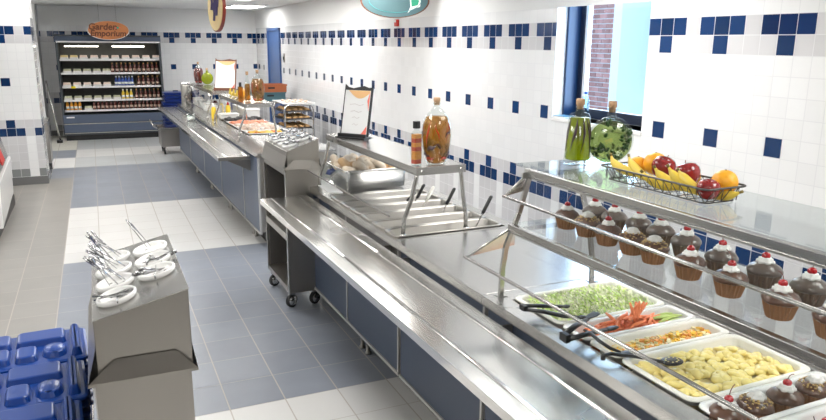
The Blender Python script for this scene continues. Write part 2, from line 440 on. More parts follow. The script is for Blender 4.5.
# ------------------------------------------------------------------ outside the window
og = MB().box(3.7, 30, -10, 40, -.3, -.2); struct(og, 'ground_outside', 'ground_out')
bt = thing('brick_pier', 'red and white brick pier outside the window', 'pillar', (8.0, 9.95, -.2))
bm_ = MB(); bm_.box(8.0, 8.6, 9.68, 10.28, -.2, 3.6, 1)
for k in range(46):
    z0 = -.2 + k*.082
    off = .0 if k % 2 else .1
    a = 9.68 + (-off)
    while a < 10.28:
        y0, y1 = max(9.68, a+.006), min(10.28, a+.194)
        if y1 - y0 > .02: bm_.box(7.99, 8.0, y0, y1, z0+.008, z0+.074, 0)
        a += .2
bm_.build('brickwork', ['brick', 'mortar'], bt)
MB().box(7.97, 8.62, 9.48, 9.68, -.2, 3.6).build('corner_trim', 'facade_white', bt)
MB().box(7.97, 8.62, 10.28, 10.5, -.2, 3.6).build('corner_trim', 'facade_white', bt)
ft = thing('neighbouring_building', 'blue glazed building front seen through the window', 'building', (9.0, 7.6, -.2))
b_ = MB().box(9.0, 9.4, 3.0, 9.9, 1.05, 3.8); b_.build('glazing', 'facade_blue', ft)
MB().box(8.95, 9.4, 3.0, 9.9, -.2, 1.05).build('base_wall', 'facade_white', ft)
b_ = MB()
for y in (8.9, 8.0, 7.1, 6.2): b_.box(8.97, 9.0, y-.02, y+.02, 1.05, 3.8)
b_.build('upright_strip', 'facade_blue', ft)
ft2 = single(MB().box(10.2, 10.6, 10.5, 15, -.2, 3.8), 'side_building', 'facade_blue', 'pale blue building front left of the brick pier outside the window', 'building', (10.4, 12, -.2))

# ------------------------------------------------------------------ ceiling lights; all but the first are added to light the room
li = 0
for (x, y) in [(2.78, 14.25), (.6, 9.4), (.6, 6.2), (.6, 3.0), (.6, -.4), (2.5, 9.4), (2.5, 6.6), (2.5, 3.6), (2.5, .6), (-1.6, 7.8), (-1.6, 4.0), (-1.6, .4), (-2.0, 12.4), (.6, 11.75), (-.9, 11.0), (2.1, 11.2)]:
    lab = 'flat rectangular ceiling light above the blue door' if li == 0 else 'flat rectangular ceiling light added to brighten the aisle and counter'
    t = thing('ceiling_light', lab, 'light', (x, y, CEIL-.02), group=None if li == 0 else 'ceiling lights added over the servery')
    f = MB()
    for a in ((x-.32, x+.32, y-.62, y-.59), (x-.32, x+.32, y+.59, y+.62), (x-.32, x-.29, y-.59, y+.59), (x+.29, x+.32, y-.59, y+.59)): f.box(*a, CEIL-.02, CEIL)
    f.build('light_frame', 'white_plastic', t)
    MB().box(x-.29, x+.29, y-.59, y+.59, CEIL-.014, CEIL-.002).build('diffuser', 'lamp', t)
    li += 1

# ------------------------------------------------------------------ wall fittings
t = thing('fire_alarm', 'small red fire alarm high on the tiled right wall', 'alarm', (XW, 8.03, 2.11))
MB().box(XW-.035, XW, 7.99, 8.07, 2.11, 2.19).build('housing', 'red', t, .006)
MB().box(XW-.05, XW-.035, 8.005, 8.055, 2.155, 2.185).build('strobe', 'white_plastic', t, .004)
t = thing('switch_plate', 'pale switch plate on the wall beside the blue door', 'switch', (XW, 13.66, 1.5))
MB().box(XW-.01, XW, 13.60, 13.72, 1.53, 1.70).build('plate', 'steel_dull', t, .003)
MB().box(XW-.02, XW-.01, 13.64, 13.68, 1.58, 1.64).build('toggle', 'black', t)

# ------------------------------------------------------------------ upright open fridge
FX0, FX1, FY, FYB = -.61, 1.29, 15.22, 16.08
t = thing('display_fridge', 'tall open-front dark drinks and snacks fridge against the back wall', 'fridge', ((FX0+FX1)/2, FY, 0))
b = MB(); b.box(FX0, FX1, FYB-.05, FYB, .1, 1.985); b.box(FX0, FX0+.04, FY+.16, FYB-.05, .1, 1.985); b.box(FX1-.04, FX1, FY+.16, FYB-.05, .1, 1.985)
for x0 in (FX0, FX1-.04): b.hexa([(x0, FY, .1), (x0+.04, FY, .1), (x0+.04, FY+.16, .1), (x0, FY+.16, .1), (x0, FY+.10, 1.985), (x0+.04, FY+.10, 1.985), (x0+.04, FY+.16, 1.985), (x0, FY+.16, 1.985)])
b.box(FX0, FX1, FY+.02, FYB, 1.985, 2.015)
b.build('body', 'fridge_body', t, .004)
MB().box(FX0+.04, FX1-.04, FYB-.055, FYB-.05, .5, 1.93).build('back_lining', 'fridge_inner', t)
MB().hexa([(FX0, FY+.02, 1.90), (FX1, FY+.02, 1.90), (FX1, FY+.12, 1.88), (FX0, FY+.12, 1.88), (FX0, FY+.05, 2.015), (FX1, FY+.05, 2.015), (FX1, FY+.12, 2.015), (FX0, FY+.12, 2.015)]).build('canopy', 'fridge_panel', t, .004)
MB().box(FX0+.02, FX1-.02, FY+.015, FY+.04, 1.87, 1.898).build('canopy_trim', 'white_plastic', t)
for x0 in (FX0+.15, FX0+1.0):
    MB().box(x0, x0+.6, FY+.28, FY+.31, 1.79, 1.81).build('strip_lamp', 'fridge_lamp', t)
MB().box(FX0+.01, FX1-.01, FY+.0, FY+.5, .10, .50).build('lower_housing', 'fridge_body', t, .004)
for z0, z1 in ((.335, .50), (.155, .315)): MB().box(FX0+.01, FX1-.01, FY-.02, FY, z0, z1).build('lower_panel', 'fridge_panel', t, .006)
MB().box(FX0+.01, FX1-.01, FY-.026, FY-.002, .315, .332).build('bumper_strip', 'steel', t)
MB().box(FX0+.01, FX1-.01, FY-.026, FY-.002, .135, .15).build('bumper_strip', 'steel', t)
MB().box(FX0+.03, FX1-.03, FY+.02, FY+.45, 0, .10).build('kick_plate', 'black', t)
MB().box(FX0+.07, FX0+.21, FY-.024, FY-.019, .44, .465).build('badge', 'paper', t)
shz = [1.555, 1.295, 1.035, .775, .575]
for z in shz:
    s_ = MB().box(FX0+.045, FX1-.045, FY+.13, FYB-.06, z-.02, z); sh = s_.build('shelf', 'steel_dull', t)
    MB().box(FX0+.045, FX1-.045, FY+.115, FY+.13, z-.03, z+.008).build('shelf_front', 'white_plastic', sh)
MB().box(FX0+.20, FX0+.28, FY+.108, FY+.115, shz[2]-.032, shz[2]+.006).build('price_tag', 'price_yellow', t, label='yellow price tag')
MB().box(FX0+.60, FX0+.69, FY+.108, FY+.115, shz[2]-.032, shz[2]+.006).build('price_tag', 'paper', t)
MB().box(FX0+.85, FX0+.93, FY+.108, FY+.115, shz[1]-.032, shz[1]+.006).build('price_tag', 'paper', t)
def fr_bottle(body, lab):
    t = thing('drink_bottle', lab, 'bottle', (0,0,0), 'i')
    MB().lathe([(.028,0),(.030,.01),(.030,.10),(.026,.125),(.013,.15),(.012,.17)], n=10).build('body', body, t)
    MB().lathe([(.015,.165),(.015,.19)], n=8).build('cap', 'sign_tan' if body == 'juice' else 'white_plastic', t)
    MB().lathe([(.0308,.03),(.0308,.075)], n=10).build('bottle_label', 'juice_label' if body == 'juice' else 'paper', t)
    return t
def fr_pack(m1, lab):
    t = thing('food_pack', lab, 'food', (0,0,0), 'i')
    L = [rr(-.07, .07, -.05, .05, .015, 0), rr(-.075, .075, -.055, .055, .015, .035)]; MB().loops(L, cap0=True).build('tub', 'white_plastic', t)
    L = [rr(-.07, .07, -.05, .05, .015, .035), rr(-.062, .062, -.042, .042, .015, .075)]; MB().loops(L).build('filling', m1, t)
    return t
protos = {}
def put(kind, x, z, label, group):
    if kind in protos: o = dup(protos[kind], (x, FY+.20, z+.001), label=label, group=group)
    else:
        o = fr_bottle(kind[2:], label) if kind[0] == 'b' else fr_pack(kind[2:], label); protos[kind] = o
        o.location = (x, FY+.20, z+.001); o['group'] = group
ordn = ['top', 'second', 'third', 'fourth', 'bottom']
def rowp(kind, n, x0, x1, s, what):
    for i in range(n):
        x = x0 + (x1-x0)*(i/(max(1, n-1)))
        put(kind, x, shz[s], '%s on the %s shelf of the fridge' % (what, ordn[s]), '%s, %s fridge shelf' % (what, ordn[s]))
L0, L1 = FX0+.13, FX1-.1
rowp('p_pack', 2, L0, L0+.17, 0, 'yellowish snack tub'); rowp('p_pack_pink', 8, L0+.34, L1, 0, 'pink and white snack tub')
rowp('p_pack_green', 5, L0+.03, L0+.73, 1, 'green salad tub'); rowp('b_juice', 11, FX0+.97, L1, 1, 'dark red drink bottle with pale label')
rowp('p_pack_pink', 5, L0, L0+.72, 2, 'pink and green salad tub'); rowp('b_bottle_blue', 6, FX0+1.02, FX0+1.32, 2, 'blue and white drink bottle'); rowp('b_juice', 5, FX0+1.44, L1, 2, 'dark red drink bottle with pale label')
rowp('p_pack_green', 6, L0, L0+.88, 3, 'green salad tub'); rowp('b_bottle_yellow', 3, FX0+1.13, FX0+1.28, 3, 'yellow drink bottle'); rowp('b_juice', 6, FX0+1.38, L1, 3, 'dark red drink bottle with pale label')
rowp('b_bottle_orange', 4, L0-.03, L0+.19, 4, 'orange drink bottle with white cap'); rowp('p_pack_green', 1, L0+.34, L0+.34, 4, 'green salad tub'); rowp('b_juice', 17, FX0+.58, L1, 4, 'dark red drink bottle with pale label')

# hanging oval signs
def ell_pts(a, b_, n=40): return [Vector((a*math.cos(i*2*math.pi/n), 0, b_*math.sin(i*2*math.pi/n))) for i in range(n)]
def oval(name, label, loc, rz, a, b_, th_, face, edge, cable=True):
    t = thing(name, label, 'sign', loc, 'i', rotz=rz)
    MB().prism(ell_pts(a, b_), (0, th_, 0)).build('board', edge, t)
    MB().prism([p*.95 + Vector((0, -.004, 0)) for p in ell_pts(a, b_)], (0, .006, 0)).build('face', face, t)
    for s in (-1, 1): MB().tube([(s*a*.4, th_/2, b_*.85), (s*a*.4, th_/2, CEIL-loc[2]-.001)], .002, 4).build('cable', 'steel', t)
    return t
gz = 2.10
g = oval('hanging_sign', 'orange oval hanging sign reading Garden Emporium above the fridge', (.34, 14.9, gz), 0, .375, .178, .02, 'sign_orange', 'paper')
rx = Matrix.Rotation(R(90), 4, 'X')
text_mesh('Garden', .165, 'sign_brown', g, Matrix.Translation((-.10, -.006, .012)) @ rx, shear=.15, weight=.004)
text_mesh('Emporium', .150, 'sign_brown', g, Matrix.Translation((-.01, -.006, -.105)) @ rx, shear=.15, weight=.004)
MB().ell((.165, -.008, .05), .022, .004, .02).build('leaf_motif', 'sign_green', g)
MB().ell((.13, -.008, .045), .018, .004, .012).ell((.20, -.008, .055), .016, .004, .012).build('flower_motif', 'card_coral', g)
y = oval('hanging_sign', 'yellow oval hanging sign with purple lettering seen nearly edge-on', (.752, 4.8, 2.135), R(-90), .30, .155, .018, 'sign_yellow', 'sign_rust')
for a_, c_, r_ in ((.06, .02, .5), (.02, -.03, -.4), (-.06, .04, .3), (.12, .0, -.2), (.17, .05, .4)):
    MB().tube([(a_-.02, -.008, c_-.055), (a_+.012, -.008, c_-.01), (a_-.012, -.008, c_+.02), (a_+.02, -.008, c_+.055)], .010, 6, flat=.4).build('lettering', 'sign_purple', y)
gt = oval('hanging_sign', 'teal oval hanging sign with a white leaf above the right wall counter', (2.92, 7.0, 2.345), R(-18), .36, .175, .02, 'sign_teal', 'sign_brown')
q = [p*1.0 for p in ell_pts(.27, .12)]
MB().tube(q + [q[0]], .003, 6).rot(Matrix.Translation((0, -.007, 0))).build('ring', 'sign_teal_light', gt)
MB().prism([Vector((x_, -.005, z_)) for x_, z_ in ((.13, -.125), (.16, -.06), (.15, .03), (.20, .06), (.27, .0), (.26, -.06), (.17, -.09))], (0, -.003, 0)).build('leaf_motif', 'paper', gt)
MB().prism([Vector((x_, -.0085, z_)) for x_, z_ in ((.172, -.06), (.165, .02), (.20, .045), (.25, .0), (.235, -.045))], (0, -.003, 0)).build('leaf_inner', 'sign_green', gt)

# ------------------------------------------------------------------ counters (counter frame u, v, z)
UF = 1.365; ZC = .915; UB = 2.13
def counter(v0, v1, label, well=None, panel='panel_blue', seams=(), front_u=1.39):
    t = thing('serving_counter', label, 'counter', (1.75, (v0+v1)/2, 0), 'c')
    b = MB()
    if well:
        a0, a1, b0, b1 = well
        b.box(UF+.0195, a0, v0, v1, ZC-.02, ZC); b.box(a1, UB, v0, v1, ZC-.02, ZC); b.box(a0, a1, v0, b0, ZC-.02, ZC); b.box(a0, a1, b1, v1, ZC-.02, ZC)
    else: b.box(UF+.0195, UB, v0, v1, ZC-.02, ZC)
    b.build('worktop', 'steel', t, .002)
    MB().hexa([(UF-.002, v0, ZC-.042), (UF+.02, v0, ZC-.042), (UF+.02, v1, ZC-.042), (UF-.002, v1, ZC-.042), (UF, v0, ZC), (UF+.02, v0, ZC), (UF+.02, v1, ZC), (UF, v1, ZC)]).build('front_lip', 'steel', t)
    body = MB(); body.box(front_u+.015, UB-.02, v0+.005, v0+.02, .16, ZC-.021); body.box(front_u+.015, UB-.02, v1-.02, v1-.005, .16, ZC-.021); body.box(UB-.035, UB-.02, v0+.02, v1-.02, .16, ZC-.021)
    body.box(front_u+.015, UB-.02, v0+.02, v1-.02, .16, .18)
    body.build('carcass', 'steel_dull', t)
    if well:
        a0, a1, b0, b1 = well; w_ = MB(); w_.box(a0-.01, a1+.01, b0-.01, b1+.01, ZC-.20, ZC-.19)
        w_.box(a0-.012, a0, b0, b1, ZC-.19, ZC-.021); w_.box(a1, a1+.012, b0, b1, ZC-.19, ZC-.021); w_.box(a0, a1, b0-.012, b0, ZC-.19, ZC-.021); w_.box(a0, a1, b1, b1+.012, ZC-.19, ZC-.021)
        w_.build('well', 'steel_dark', t)
    es = [v0+.005] + list(seams) + [v1-.005]
    for a, c in zip(es[:-1], es[1:]):
        MB().box(front_u, front_u+.014, a+.004, c-.004, .155, ZC-.043).build('front_panel', panel, t, .002)
    for a in list(seams) + [v0+.012]: MB().box(front_u-.006, front_u+.013, a-.0075, a+.0075, .156, ZC-.043).build('seam_trim', 'trim_metal', t)
    MB().box(front_u-.008, front_u+.014, v0+.005, v1-.005, .138, .155).build('bottom_trim', 'trim_metal', t)
    MB().box(front_u+.10, UB-.1, v0+.02, v1-.02, .0, .16).build('plinth', 'black', t)
    for a in (list(seams) or [v1-.25]):
        for d in (-.12, -.22):
            MB().lathe([(.019, 0), (.021, .012), (.012, .02), (.013, .09), (.019, .10), (.019, .16)], (front_u+.055, a+d, 0), 10).build('leg', 'steel_dull', t)
    return t
counter(.15, 2.375, 'steel salad bar counter holding the white food pans, blue panels below', (1.445, 1.985, .70, 2.285), seams=(1.2,))
counter(2.38, 3.262, 'plain steel counter section beside the salad bar, blue panel below', None)
counter(3.267, 5.0, 'steel counter with the row of narrow steel pans under the metal shelf', (1.40, 2.06, 3.30, 4.42), seams=(4.1,))
far = counter(6.45, 12.3, 'long far steel counter with pizzas and hot food, grey-blue panels below', (1.56, 2.10, 7.75, 9.5), 'panel_greyblue', (7.15, 8.43, 9.7, 11.0), 1.37)

# tray rails
def rail(v0, v1, label, u0=1.005, u1=1.335, z=.86):
    t = thing('tray_rail', label, 'tray rail', ((u0+u1)/2, (v0+v1)/2, z-.03), 'c')
    MB().box(u0, u1, v0, v1, z-.003, z).build('slide_surface', 'steel', t)
    MB().box(u0-.003, u0+.002, v0, v1, z-.036, z+.001).build('front_edge', 'steel_bright', t, .001)
    MB().box(u1-.002, u1+.001, v0, v1, z-.03, z+.001).build('back_edge', 'steel', t)
    for v in (v0+.001, v1-.003): MB().box(u0+.002, u1-.002, v, v+.002, z-.03, z-.003).build('end_edge', 'steel', t)
    for uu in (u0+.075, u0+.262):
        a = [(uu-.009, z), (uu-.007, z+.004), (uu, z+.0065), (uu+.007, z+.004), (uu+.009, z)]
        MB().prism([(p_, v0+.01, q_) for p_, q_ in a], (0, v1-v0-.02, 0), smooth=True).build('slide_rib', 'steel_bright', t)
    n = max(2, round((v1-v0)/.8))
    for i in range(n):
        v = v0 + .12 + (v1-v0-.24)*i/(n-1)
        MB().add([(u1, v-.01, z-.003), (UF+.02, v-.01, z-.003), (UF+.02, v-.01, z-.16), (u1-.02, v-.01, z-.03)], [(0,1,2,3)]).prism([(u0+.05, v, z-.004), (UF+.026, v, z-.004), (UF+.026, v, z-.16), (UF, v, z-.16), (u0+.06, v, z-.03)], (0, .006, 0)).build('bracket', 'steel_dull', t)
    return t
rail(.15, 3.262, 'near steel tray rail along the salad bar')
rail(3.266, 4.78, 'middle steel tray rail in front of the narrow pans, ending at the cutlery cart')
rail(6.68, 12.3, 'far steel tray rail along the long far counter', 1.05, 1.345)
t = thing('clear_cup', 'small clear cup standing on the far tray rail', 'cup', tuple(toW((1.27, 10.0, .867))), 'i')
MB().lathe([(.05, 0), (.055, .01), (.07, .09), (.066, .09), (.05, .012), (0, .012)], n=16).build('wall', 'glass_bottle', t); MB().lathe([(.0, .013), (.052, .013), (.056, .05), (0, .05)], n=14).build('contents', 'white_plastic', t)

# pans --------------------------------------------------------------
def pan(name, label, cat, u0, u1, v0, v1, z, depth, mname, rim=.018, r=.035, group=None, inset=None):
    t = thing(name, label, cat, ((u0+u1)/2, (v0+v1)/2, z-depth), 'c', group)
    L = [rr(u0+.006, u1-.006, v0+.006, v1-.006, r, z-.010), rr(u0, u1, v0, v1, r, z-.006), rr(u0+.001, u1-.001, v0+.001, v1-.001, r, z), rr(u0+rim, u1-rim, v0+rim, v1-rim, r, z),
         rr(u0+rim+.004, u1-rim-.004, v0+rim+.004, v1-rim-.004, r*.9, z-.006), rr(u0+rim+.014, u1-rim-.014, v0+rim+.014, v1-rim-.014, r*.8, z-depth)]
    MB().loops(L, smooth=True).build('pan_body', mname, t)
    return t
PZ = .926
pA = pan('food_pan', 'large white pan heaped with shredded lettuce', 'food pan', 1.452, 1.978, 1.970, 2.288, PZ, .075, 'cream_plastic')
pB = pan('food_pan', 'narrow white pan of carrot strips and celery sticks', 'food pan', 1.452, 1.978, 1.816, 1.966, PZ, .075, 'white_plastic', r=.025)
pC = pan('food_pan', 'narrow white pan of diced mixed fruit', 'food pan', 1.452, 1.978, 1.662, 1.812, PZ, .075, 'cream_plastic', r=.025)
pD = pan('food_pan', 'large white pan of yellow pear pieces in juice', 'food pan', 1.452, 1.978, 1.340, 1.658, PZ, .075, 'cream_plastic')
pE = pan('food_pan', 'narrow white pan holding chocolate cupcakes in a row', 'food pan', 1.452, 1.978, 1.185, 1.336, PZ, .06, 'white_plastic', r=.03)
pF = pan('food_pan', 'nearest white pan, cut by the frame, with red cherries', 'food pan', 1.452, 1.978, .87, 1.181, PZ, .06, 'white_plastic')
def inside(a0, a1, b0, b1): return rnd.uniform(a0, a1), rnd.uniform(b0, b1)
# lettuce
lt = [MB(), MB()]
for i in range(1500):
    u, v = inside(1.482, 1.948, 1.998, 2.258)
    hmp = .020*math.sin(math.pi*(u-1.47)/.49)**.7 * math.sin(math.pi*(v-1.985)/.285)**.7
    z = PZ - .035 + rnd.random()*.03 + hmp
    d = rnd.uniform(0, 6.28); L_ = rnd.uniform(.014, .034); w_ = rnd.uniform(.002, .0045); cx, sx = math.cos(d), math.sin(d); tl = rnd.uniform(-.5, .5)
    pts = []
    for k in range(4):
        s = (k/3 - .5)*L_; hz = .006*math.cos(k*1.2 + d) + s*tl
        pts.append(((u+s*cx - sx*w_, v+s*sx + cx*w_, z+hz+rnd.uniform(-.001,.001)), (u+s*cx+sx*w_, v+s*sx-cx*w_, z+hz+.002)))
    vs = [p for q_ in pts for p in q_]
    lt[0 if rnd.random() < .45 else 1].add(vs, [(0,1,3,2),(2,3,5,4),(4,5,7,6)], 0, True)
lo = lt[0]; off = len(lo.v); lo.v += lt[1].v; lo.f += [tuple(i+off for i in f) for f in lt[1].f]; lo.m += [1]*len(lt[1].f); lo.s += lt[1].s
lo.loops([rr(1.475, 1.955, 1.993, 2.265, .03, PZ-.06), rr(1.478, 1.952, 1.996, 2.262, .03, PZ-.035)], 1)
o = single(lo, 'shredded_lettuce', ['lettuce', 'lettuce_pale'], 'shredded pale green lettuce filling the large white pan', 'lettuce', (1.715, 2.13, PZ-.07), 'c'); o['kind'] = 'stuff'
# carrots: individual strips
cproto = None
def stick(name, L_, r_, m_, lab, cat, grp, bend=.05):
    t = single(MB().tube([(-L_/2, 0, 0), (-L_/6, 0, bend*L_), (L_/6, 0, bend*L_), (L_/2, 0, 0)], [r_*.6, r_, r_*.95, r_*.5], 5), name, m_, lab, cat, (0,0,0), 'i', grp)
    return t
for i in range(95):
    u = rnd.uniform(1.49, 1.84); v = rnd.gauss(1.888, .026); v = min(max(v, 1.855), 1.925)
    k = (u-1.47)/.3; z = PZ - .035 + .045*max(0, 1-abs(u-1.70)/.22) * rnd.random() + rnd.uniform(0, .012)
    if i >= 88: u, v, z = 1.75+.03*(i-91)/4, 1.90, PZ+.028
    rot = (rnd.uniform(-.3, .3), rnd.uniform(-.35, .35) if i < 88 else rnd.uniform(-1.25, -.8), rnd.gauss(.35, .6))
    P = toW((u, v, z))
    if cproto is None: cproto = stick('carrot_strip', .075, .0070, 'carrot', 'orange carrot strip heaped in the narrow white pan', 'carrot', 'carrot strips in the pan'); cproto.location = P; cproto.rotation_euler = rot
    else: dup(cproto, P, rot)
sproto = None
for i in range(14):
    P = toW((rnd.uniform(1.86, 1.90), 1.852 + .008*(i % 9), PZ-.028 + .010*(i//5) + rnd.uniform(0, .004))); rot = (0, rnd.uniform(-.08, .08), rnd.gauss(.05, .10))
    if sproto is None: sproto = stick('celery_stick', .10, .0065, 'celery', 'pale green celery stick in the narrow white pan beside the carrots', 'celery', 'celery sticks in the pan', .03); sproto.location = P; sproto.rotation_euler = rot
    else: dup(sproto, P, rot)
single(MB().loops([rr(1.475, 1.955, 1.84, 1.942, .02, PZ-.068), rr(1.475, 1.955, 1.84, 1.942, .02, PZ-.042)]), 'carrot_bed', 'carrot', 'bed of carrot under the loose carrot strips', 'carrot', (1.71, 1.89, PZ-.068), 'c')
# diced fruit
dc = MB()
for i in range(700):
    u, v = inside(1.487, 1.943, 1.694, 1.780); s = rnd.uniform(.0045, .0075); z = PZ-.036 + rnd.random()*.016
    m_ = rnd.choice([0, 1, 1, 1, 2]) if u < 1.75 else rnd.choice([0, 0, 1, 2])
    q = Matrix.Rotation(rnd.uniform(0, 3), 3, 'Z') @ Matrix.Rotation(rnd.uniform(-.5, .5), 3, 'X')
    dc.add([q @ Vector((a*s, b_*s, c_*s)) + Vector((u, v, z)) for a, b_, c_ in ((-1,-1,-1),(1,-1,-1),(1,1,-1),(-1,1,-1),(-1,-1,1),(1,-1,1),(1,1,1),(-1,1,1))], [(0,3,2,1),(4,5,6,7),(0,1,5,4),(1,2,6,5),(2,3,7,6),(3,0,4,7)], m_)
dc.loops([rr(1.475, 1.955, 1.685, 1.789, .02, PZ-.066), rr(1.475, 1.955, 1.685, 1.789, .02, PZ-.04)], 3)
o = single(dc, 'diced_fruit', ['dice_yellow', 'dice_pale', 'dice_orange', 'syrup'], 'small cubes of yellow and orange fruit filling the narrow pan', 'fruit', (1.715, 1.737, PZ-.07), 'c'); o['kind'] = 'stuff'
# pears: individual wedges
single(MB().loops([rr(1.478, 1.952, 1.366, 1.632, .03, PZ-.062), rr(1.478, 1.952, 1.366, 1.632, .03, PZ-.030)]), 'pear_juice', 'syrup', 'pale juice around the pear pieces in the large pan', 'juice', (1.715, 1.5, PZ-.062), 'c')['kind'] = 'stuff'
pp = None
for i in range(205):
    u, v = inside(1.490, 1.940, 1.378, 1.622)
    if u > 1.88 and v > 1.56: continue
    z = PZ - .030 + rnd.random()*.016
    P = toW((u, v, z)); rot = (rnd.uniform(-.5, .5), rnd.uniform(-.4, .4), rnd.uniform(0, 6.28))
    if pp is None:
        b_ = MB(); vs = []; 
        for j in range(9):
            s = j/8; x_ = (s-.5)*.046; w_ = .0150*(math.sin(math.pi*min(1, s*.92+.06))**.55)*(1.25 if s>.35 else .9)
            vs.append((x_, .010*math.sin(math.pi*s), .002*math.sin(math.pi*s), w_))
        b_.tube([(a, c, d) for a, c, d, e_ in vs], [max(.003, e_) for a, c, d, e_ in vs], 8, flat=.62)
        pp = single(b_, 'pear_piece', 'pear', 'pale yellow pear piece in the large white pan', 'pear', (0,0,0), 'i', 'pear pieces in the large pan'); pp.location = P; pp.rotation_euler = rot
    else: dup(pp, P, rot)

# cupcakes ----------------------------------------------------------
def cupcake(kind, label, R_=.043, hgt=.044, dark='choc'):
    t = thing('cupcake', label, 'cupcake', (0,0,0), 'i')
    MB().lathe([(.0285, 0), (.030, .002), (.0415, hgt)], n=44, wob=.05, smooth=False).build('paper_liner', 'liner' if dark == 'choc' else 'liner_dark', t)
    prof = [(R_*.93, hgt-.004), (R_*1.05, hgt), (R_*1.04, hgt+.006), (R_*.88, hgt+.016), (R_*.58, hgt+.024), (R_*.25, hgt+.029), (0, hgt+.030)]
    MB().lathe(prof, n=24, wob=.025, freq=5).build('icing', dark, t)
    top = hgt + .028
    cm_ = MB(); n = 40
    cm_.lathe([(.006, top-.004), (.0215, top-.003), (.0205, top+.004), (.0160, top+.006), (.0165, top+.010), (.009, top+.013), (0, top+.016)], n=24, wob=.13, freq=6); cm_.build('cream_swirl', 'cream', t)
    if kind == 'cherry':
        c = MB().ell((0, 0, top+.016), .0115, .0115, .0105, 14, 8).build('cherry', 'cherry', t)
        MB().tube([(0, 0, top+.025), (.003, .001, top+.036), (.012, .003, top+.046), (.020, .004, top+.050)], .0012, 5).build('cherry_stem', 'stem', c)
    else:
        c = MB(); r2 = random.Random(3)
        for i in range(70):
            a = r2.uniform(0, 6.28); rr_ = R_*r2.uniform(.48, .98); zz = hgt + .0325 - .022*(rr_/R_)**2.2; s = .0028
            c.ell((rr_*math.cos(a), rr_*math.sin(a), zz), s*r2.uniform(.7, 1.5), s, s*.8, 5, 3)
        c.build('nut_crumbs', 'nuts', t)
    return t
cproto2 = {}
def put_cup(kind, u, v, z, label, group, dark='choc', scale=1.0, rz=0):
    key = (kind, dark)
    if key not in cproto2: cproto2[key] = o = cupcake(kind, label, dark=dark)
    else: o = dup(cproto2[key], (0,0,0), label=label)
    o.location = toW((u, v, z)); o.rotation_euler = (0, 0, rz); o.scale = (scale,)*3; o['group'] = group
ZS = 1.218
front = [(1.630, 2.195, 'cherry'), (1.630, 2.070, 'nuts'), (1.622, 1.945, 'cherry'), (1.625, 1.822, 'nuts'), (1.620, 1.712, 'nuts'), (1.605, 1.545, 'cherry'), (1.595, 1.382, 'cherry'), (1.580, 1.205, 'cherry'), (1.585, 1.06, 'cherry')]
ords = ['first', 'second', 'third', 'fourth', 'fifth', 'sixth', 'seventh', 'eighth', 'ninth']
for i, (u, v, k) in enumerate(front):
    put_cup(k, u, v, ZS, 'chocolate cupcake with %s, %s in the front row on the glass shelf' % ('cream and a cherry' if k == 'cherry' else 'cream and nut crumbs', ords[i]), 'cupcakes on the glass shelf', rz=i*1.3, scale=1.08)
back = [(1.77, 2.20, 'cherry'), (1.775, 2.09, 'cherry'), (1.79, 1.97, 'cherry'), (1.79, 1.86, 'cherry'), (1.77, 1.72, 'cherry'), (1.735, 1.54, 'cherry'), (1.745, 1.39, 'cherry'), (1.735, 1.235, 'cherry')]
for i, (u, v, k) in enumerate(back):
    put_cup(k, u, v, ZS, 'greyish chocolate cupcake with cherry, %s in the back row on the shelf' % ords[i], 'cupcakes on the glass shelf', 'choc_grey', rz=i*1.7, scale=1.12)
for i, (u, v, k) in enumerate([(1.500, 1.262, 'cherry'), (1.613, 1.262, 'nuts'), (1.737, 1.262, 'cherry'), (1.862, 1.262, 'nuts')]):
    put_cup(k, u, v, PZ-.058, 'chocolate cupcake with %s, %s from the left in the white pan' % ('a cherry on cream' if k == 'cherry' else 'cream and nuts', ords[i]), 'cupcakes in the white pan', rz=i*2.1, scale=1.12)
for i, (u, v) in enumerate([(1.66, 1.115), (1.735, 1.12), (1.79, 1.10)]):
    t = thing('cherry', 'dark red cherry with stem in the nearest pan, %s from the left' % ords[i], 'cherry', tuple(toW((u, v, PZ-.035))), 'i', 'cherries in the nearest pan')
    MB().ell((0,0,.018), .024, .024, .020, 16, 8).build('flesh', 'cherry', t); MB().tube([(0,0,.034), (-.002,.0,.05), (-.006,.002,.062)], .0012, 5).build('stalk', 'black', t)
MB_ = MB().loops([rr(1.475, 1.955, .895, 1.155, .03, PZ-.058), rr(1.475, 1.955, .895, 1.155, .03, PZ-.036)]); single(MB_, 'dessert_filling', 'white_plastic', 'white cream filling under the cherries in the nearest pan', 'dessert', (1.715, 1.02, PZ-.058), 'c')

# serving utensils --------------------------------------------------
def W(p): return tuple(toW(p))
def utensil(name, label, cat, base): return thing(name, label, cat, base, 'c')
t = utensil('serving_tongs', 'black plastic tongs resting on the lettuce pan', 'tongs', (1.40, 2.13, .93))
MB().tube([(1.378, 2.105, .962), (1.44, 2.10, .955), (1.50, 2.085, .948), (1.545, 2.075, .945)], [.011, .013, .012, .009], 8, flat=.55).build('arm', 'black', t)
MB().tube([(1.378, 2.085, .955), (1.43, 2.045, .953), (1.48, 1.99, .948), (1.53, 1.965, .943)], [.011, .013, .013, .010], 8, flat=.55).build('arm', 'black', t)
MB().box(1.368, 1.386, 2.078, 2.112, .948, .970).build('hinge', 'black', t, .003)
MB().tube([(1.372, 2.105, .955), (1.352, 2.150, .945), (1.340, 2.185, .93)], .0016, 6).build('wire_loop', 'steel', t)
MB().ell((1.555, 2.07, .945), .018, .012, .006).ell((1.545, 1.962, .943), .020, .014, .006).build('gripper', 'black', t)
t = utensil('serving_tongs', 'black plastic tongs with scalloped heads lying across the carrot pan', 'tongs', (1.36, 1.81, .93))
MB().tube([(1.352, 1.815, .965), (1.43, 1.855, .968), (1.52, 1.900, .962)], [.012, .013, .010], 8, flat=.55).build('arm', 'black', t)
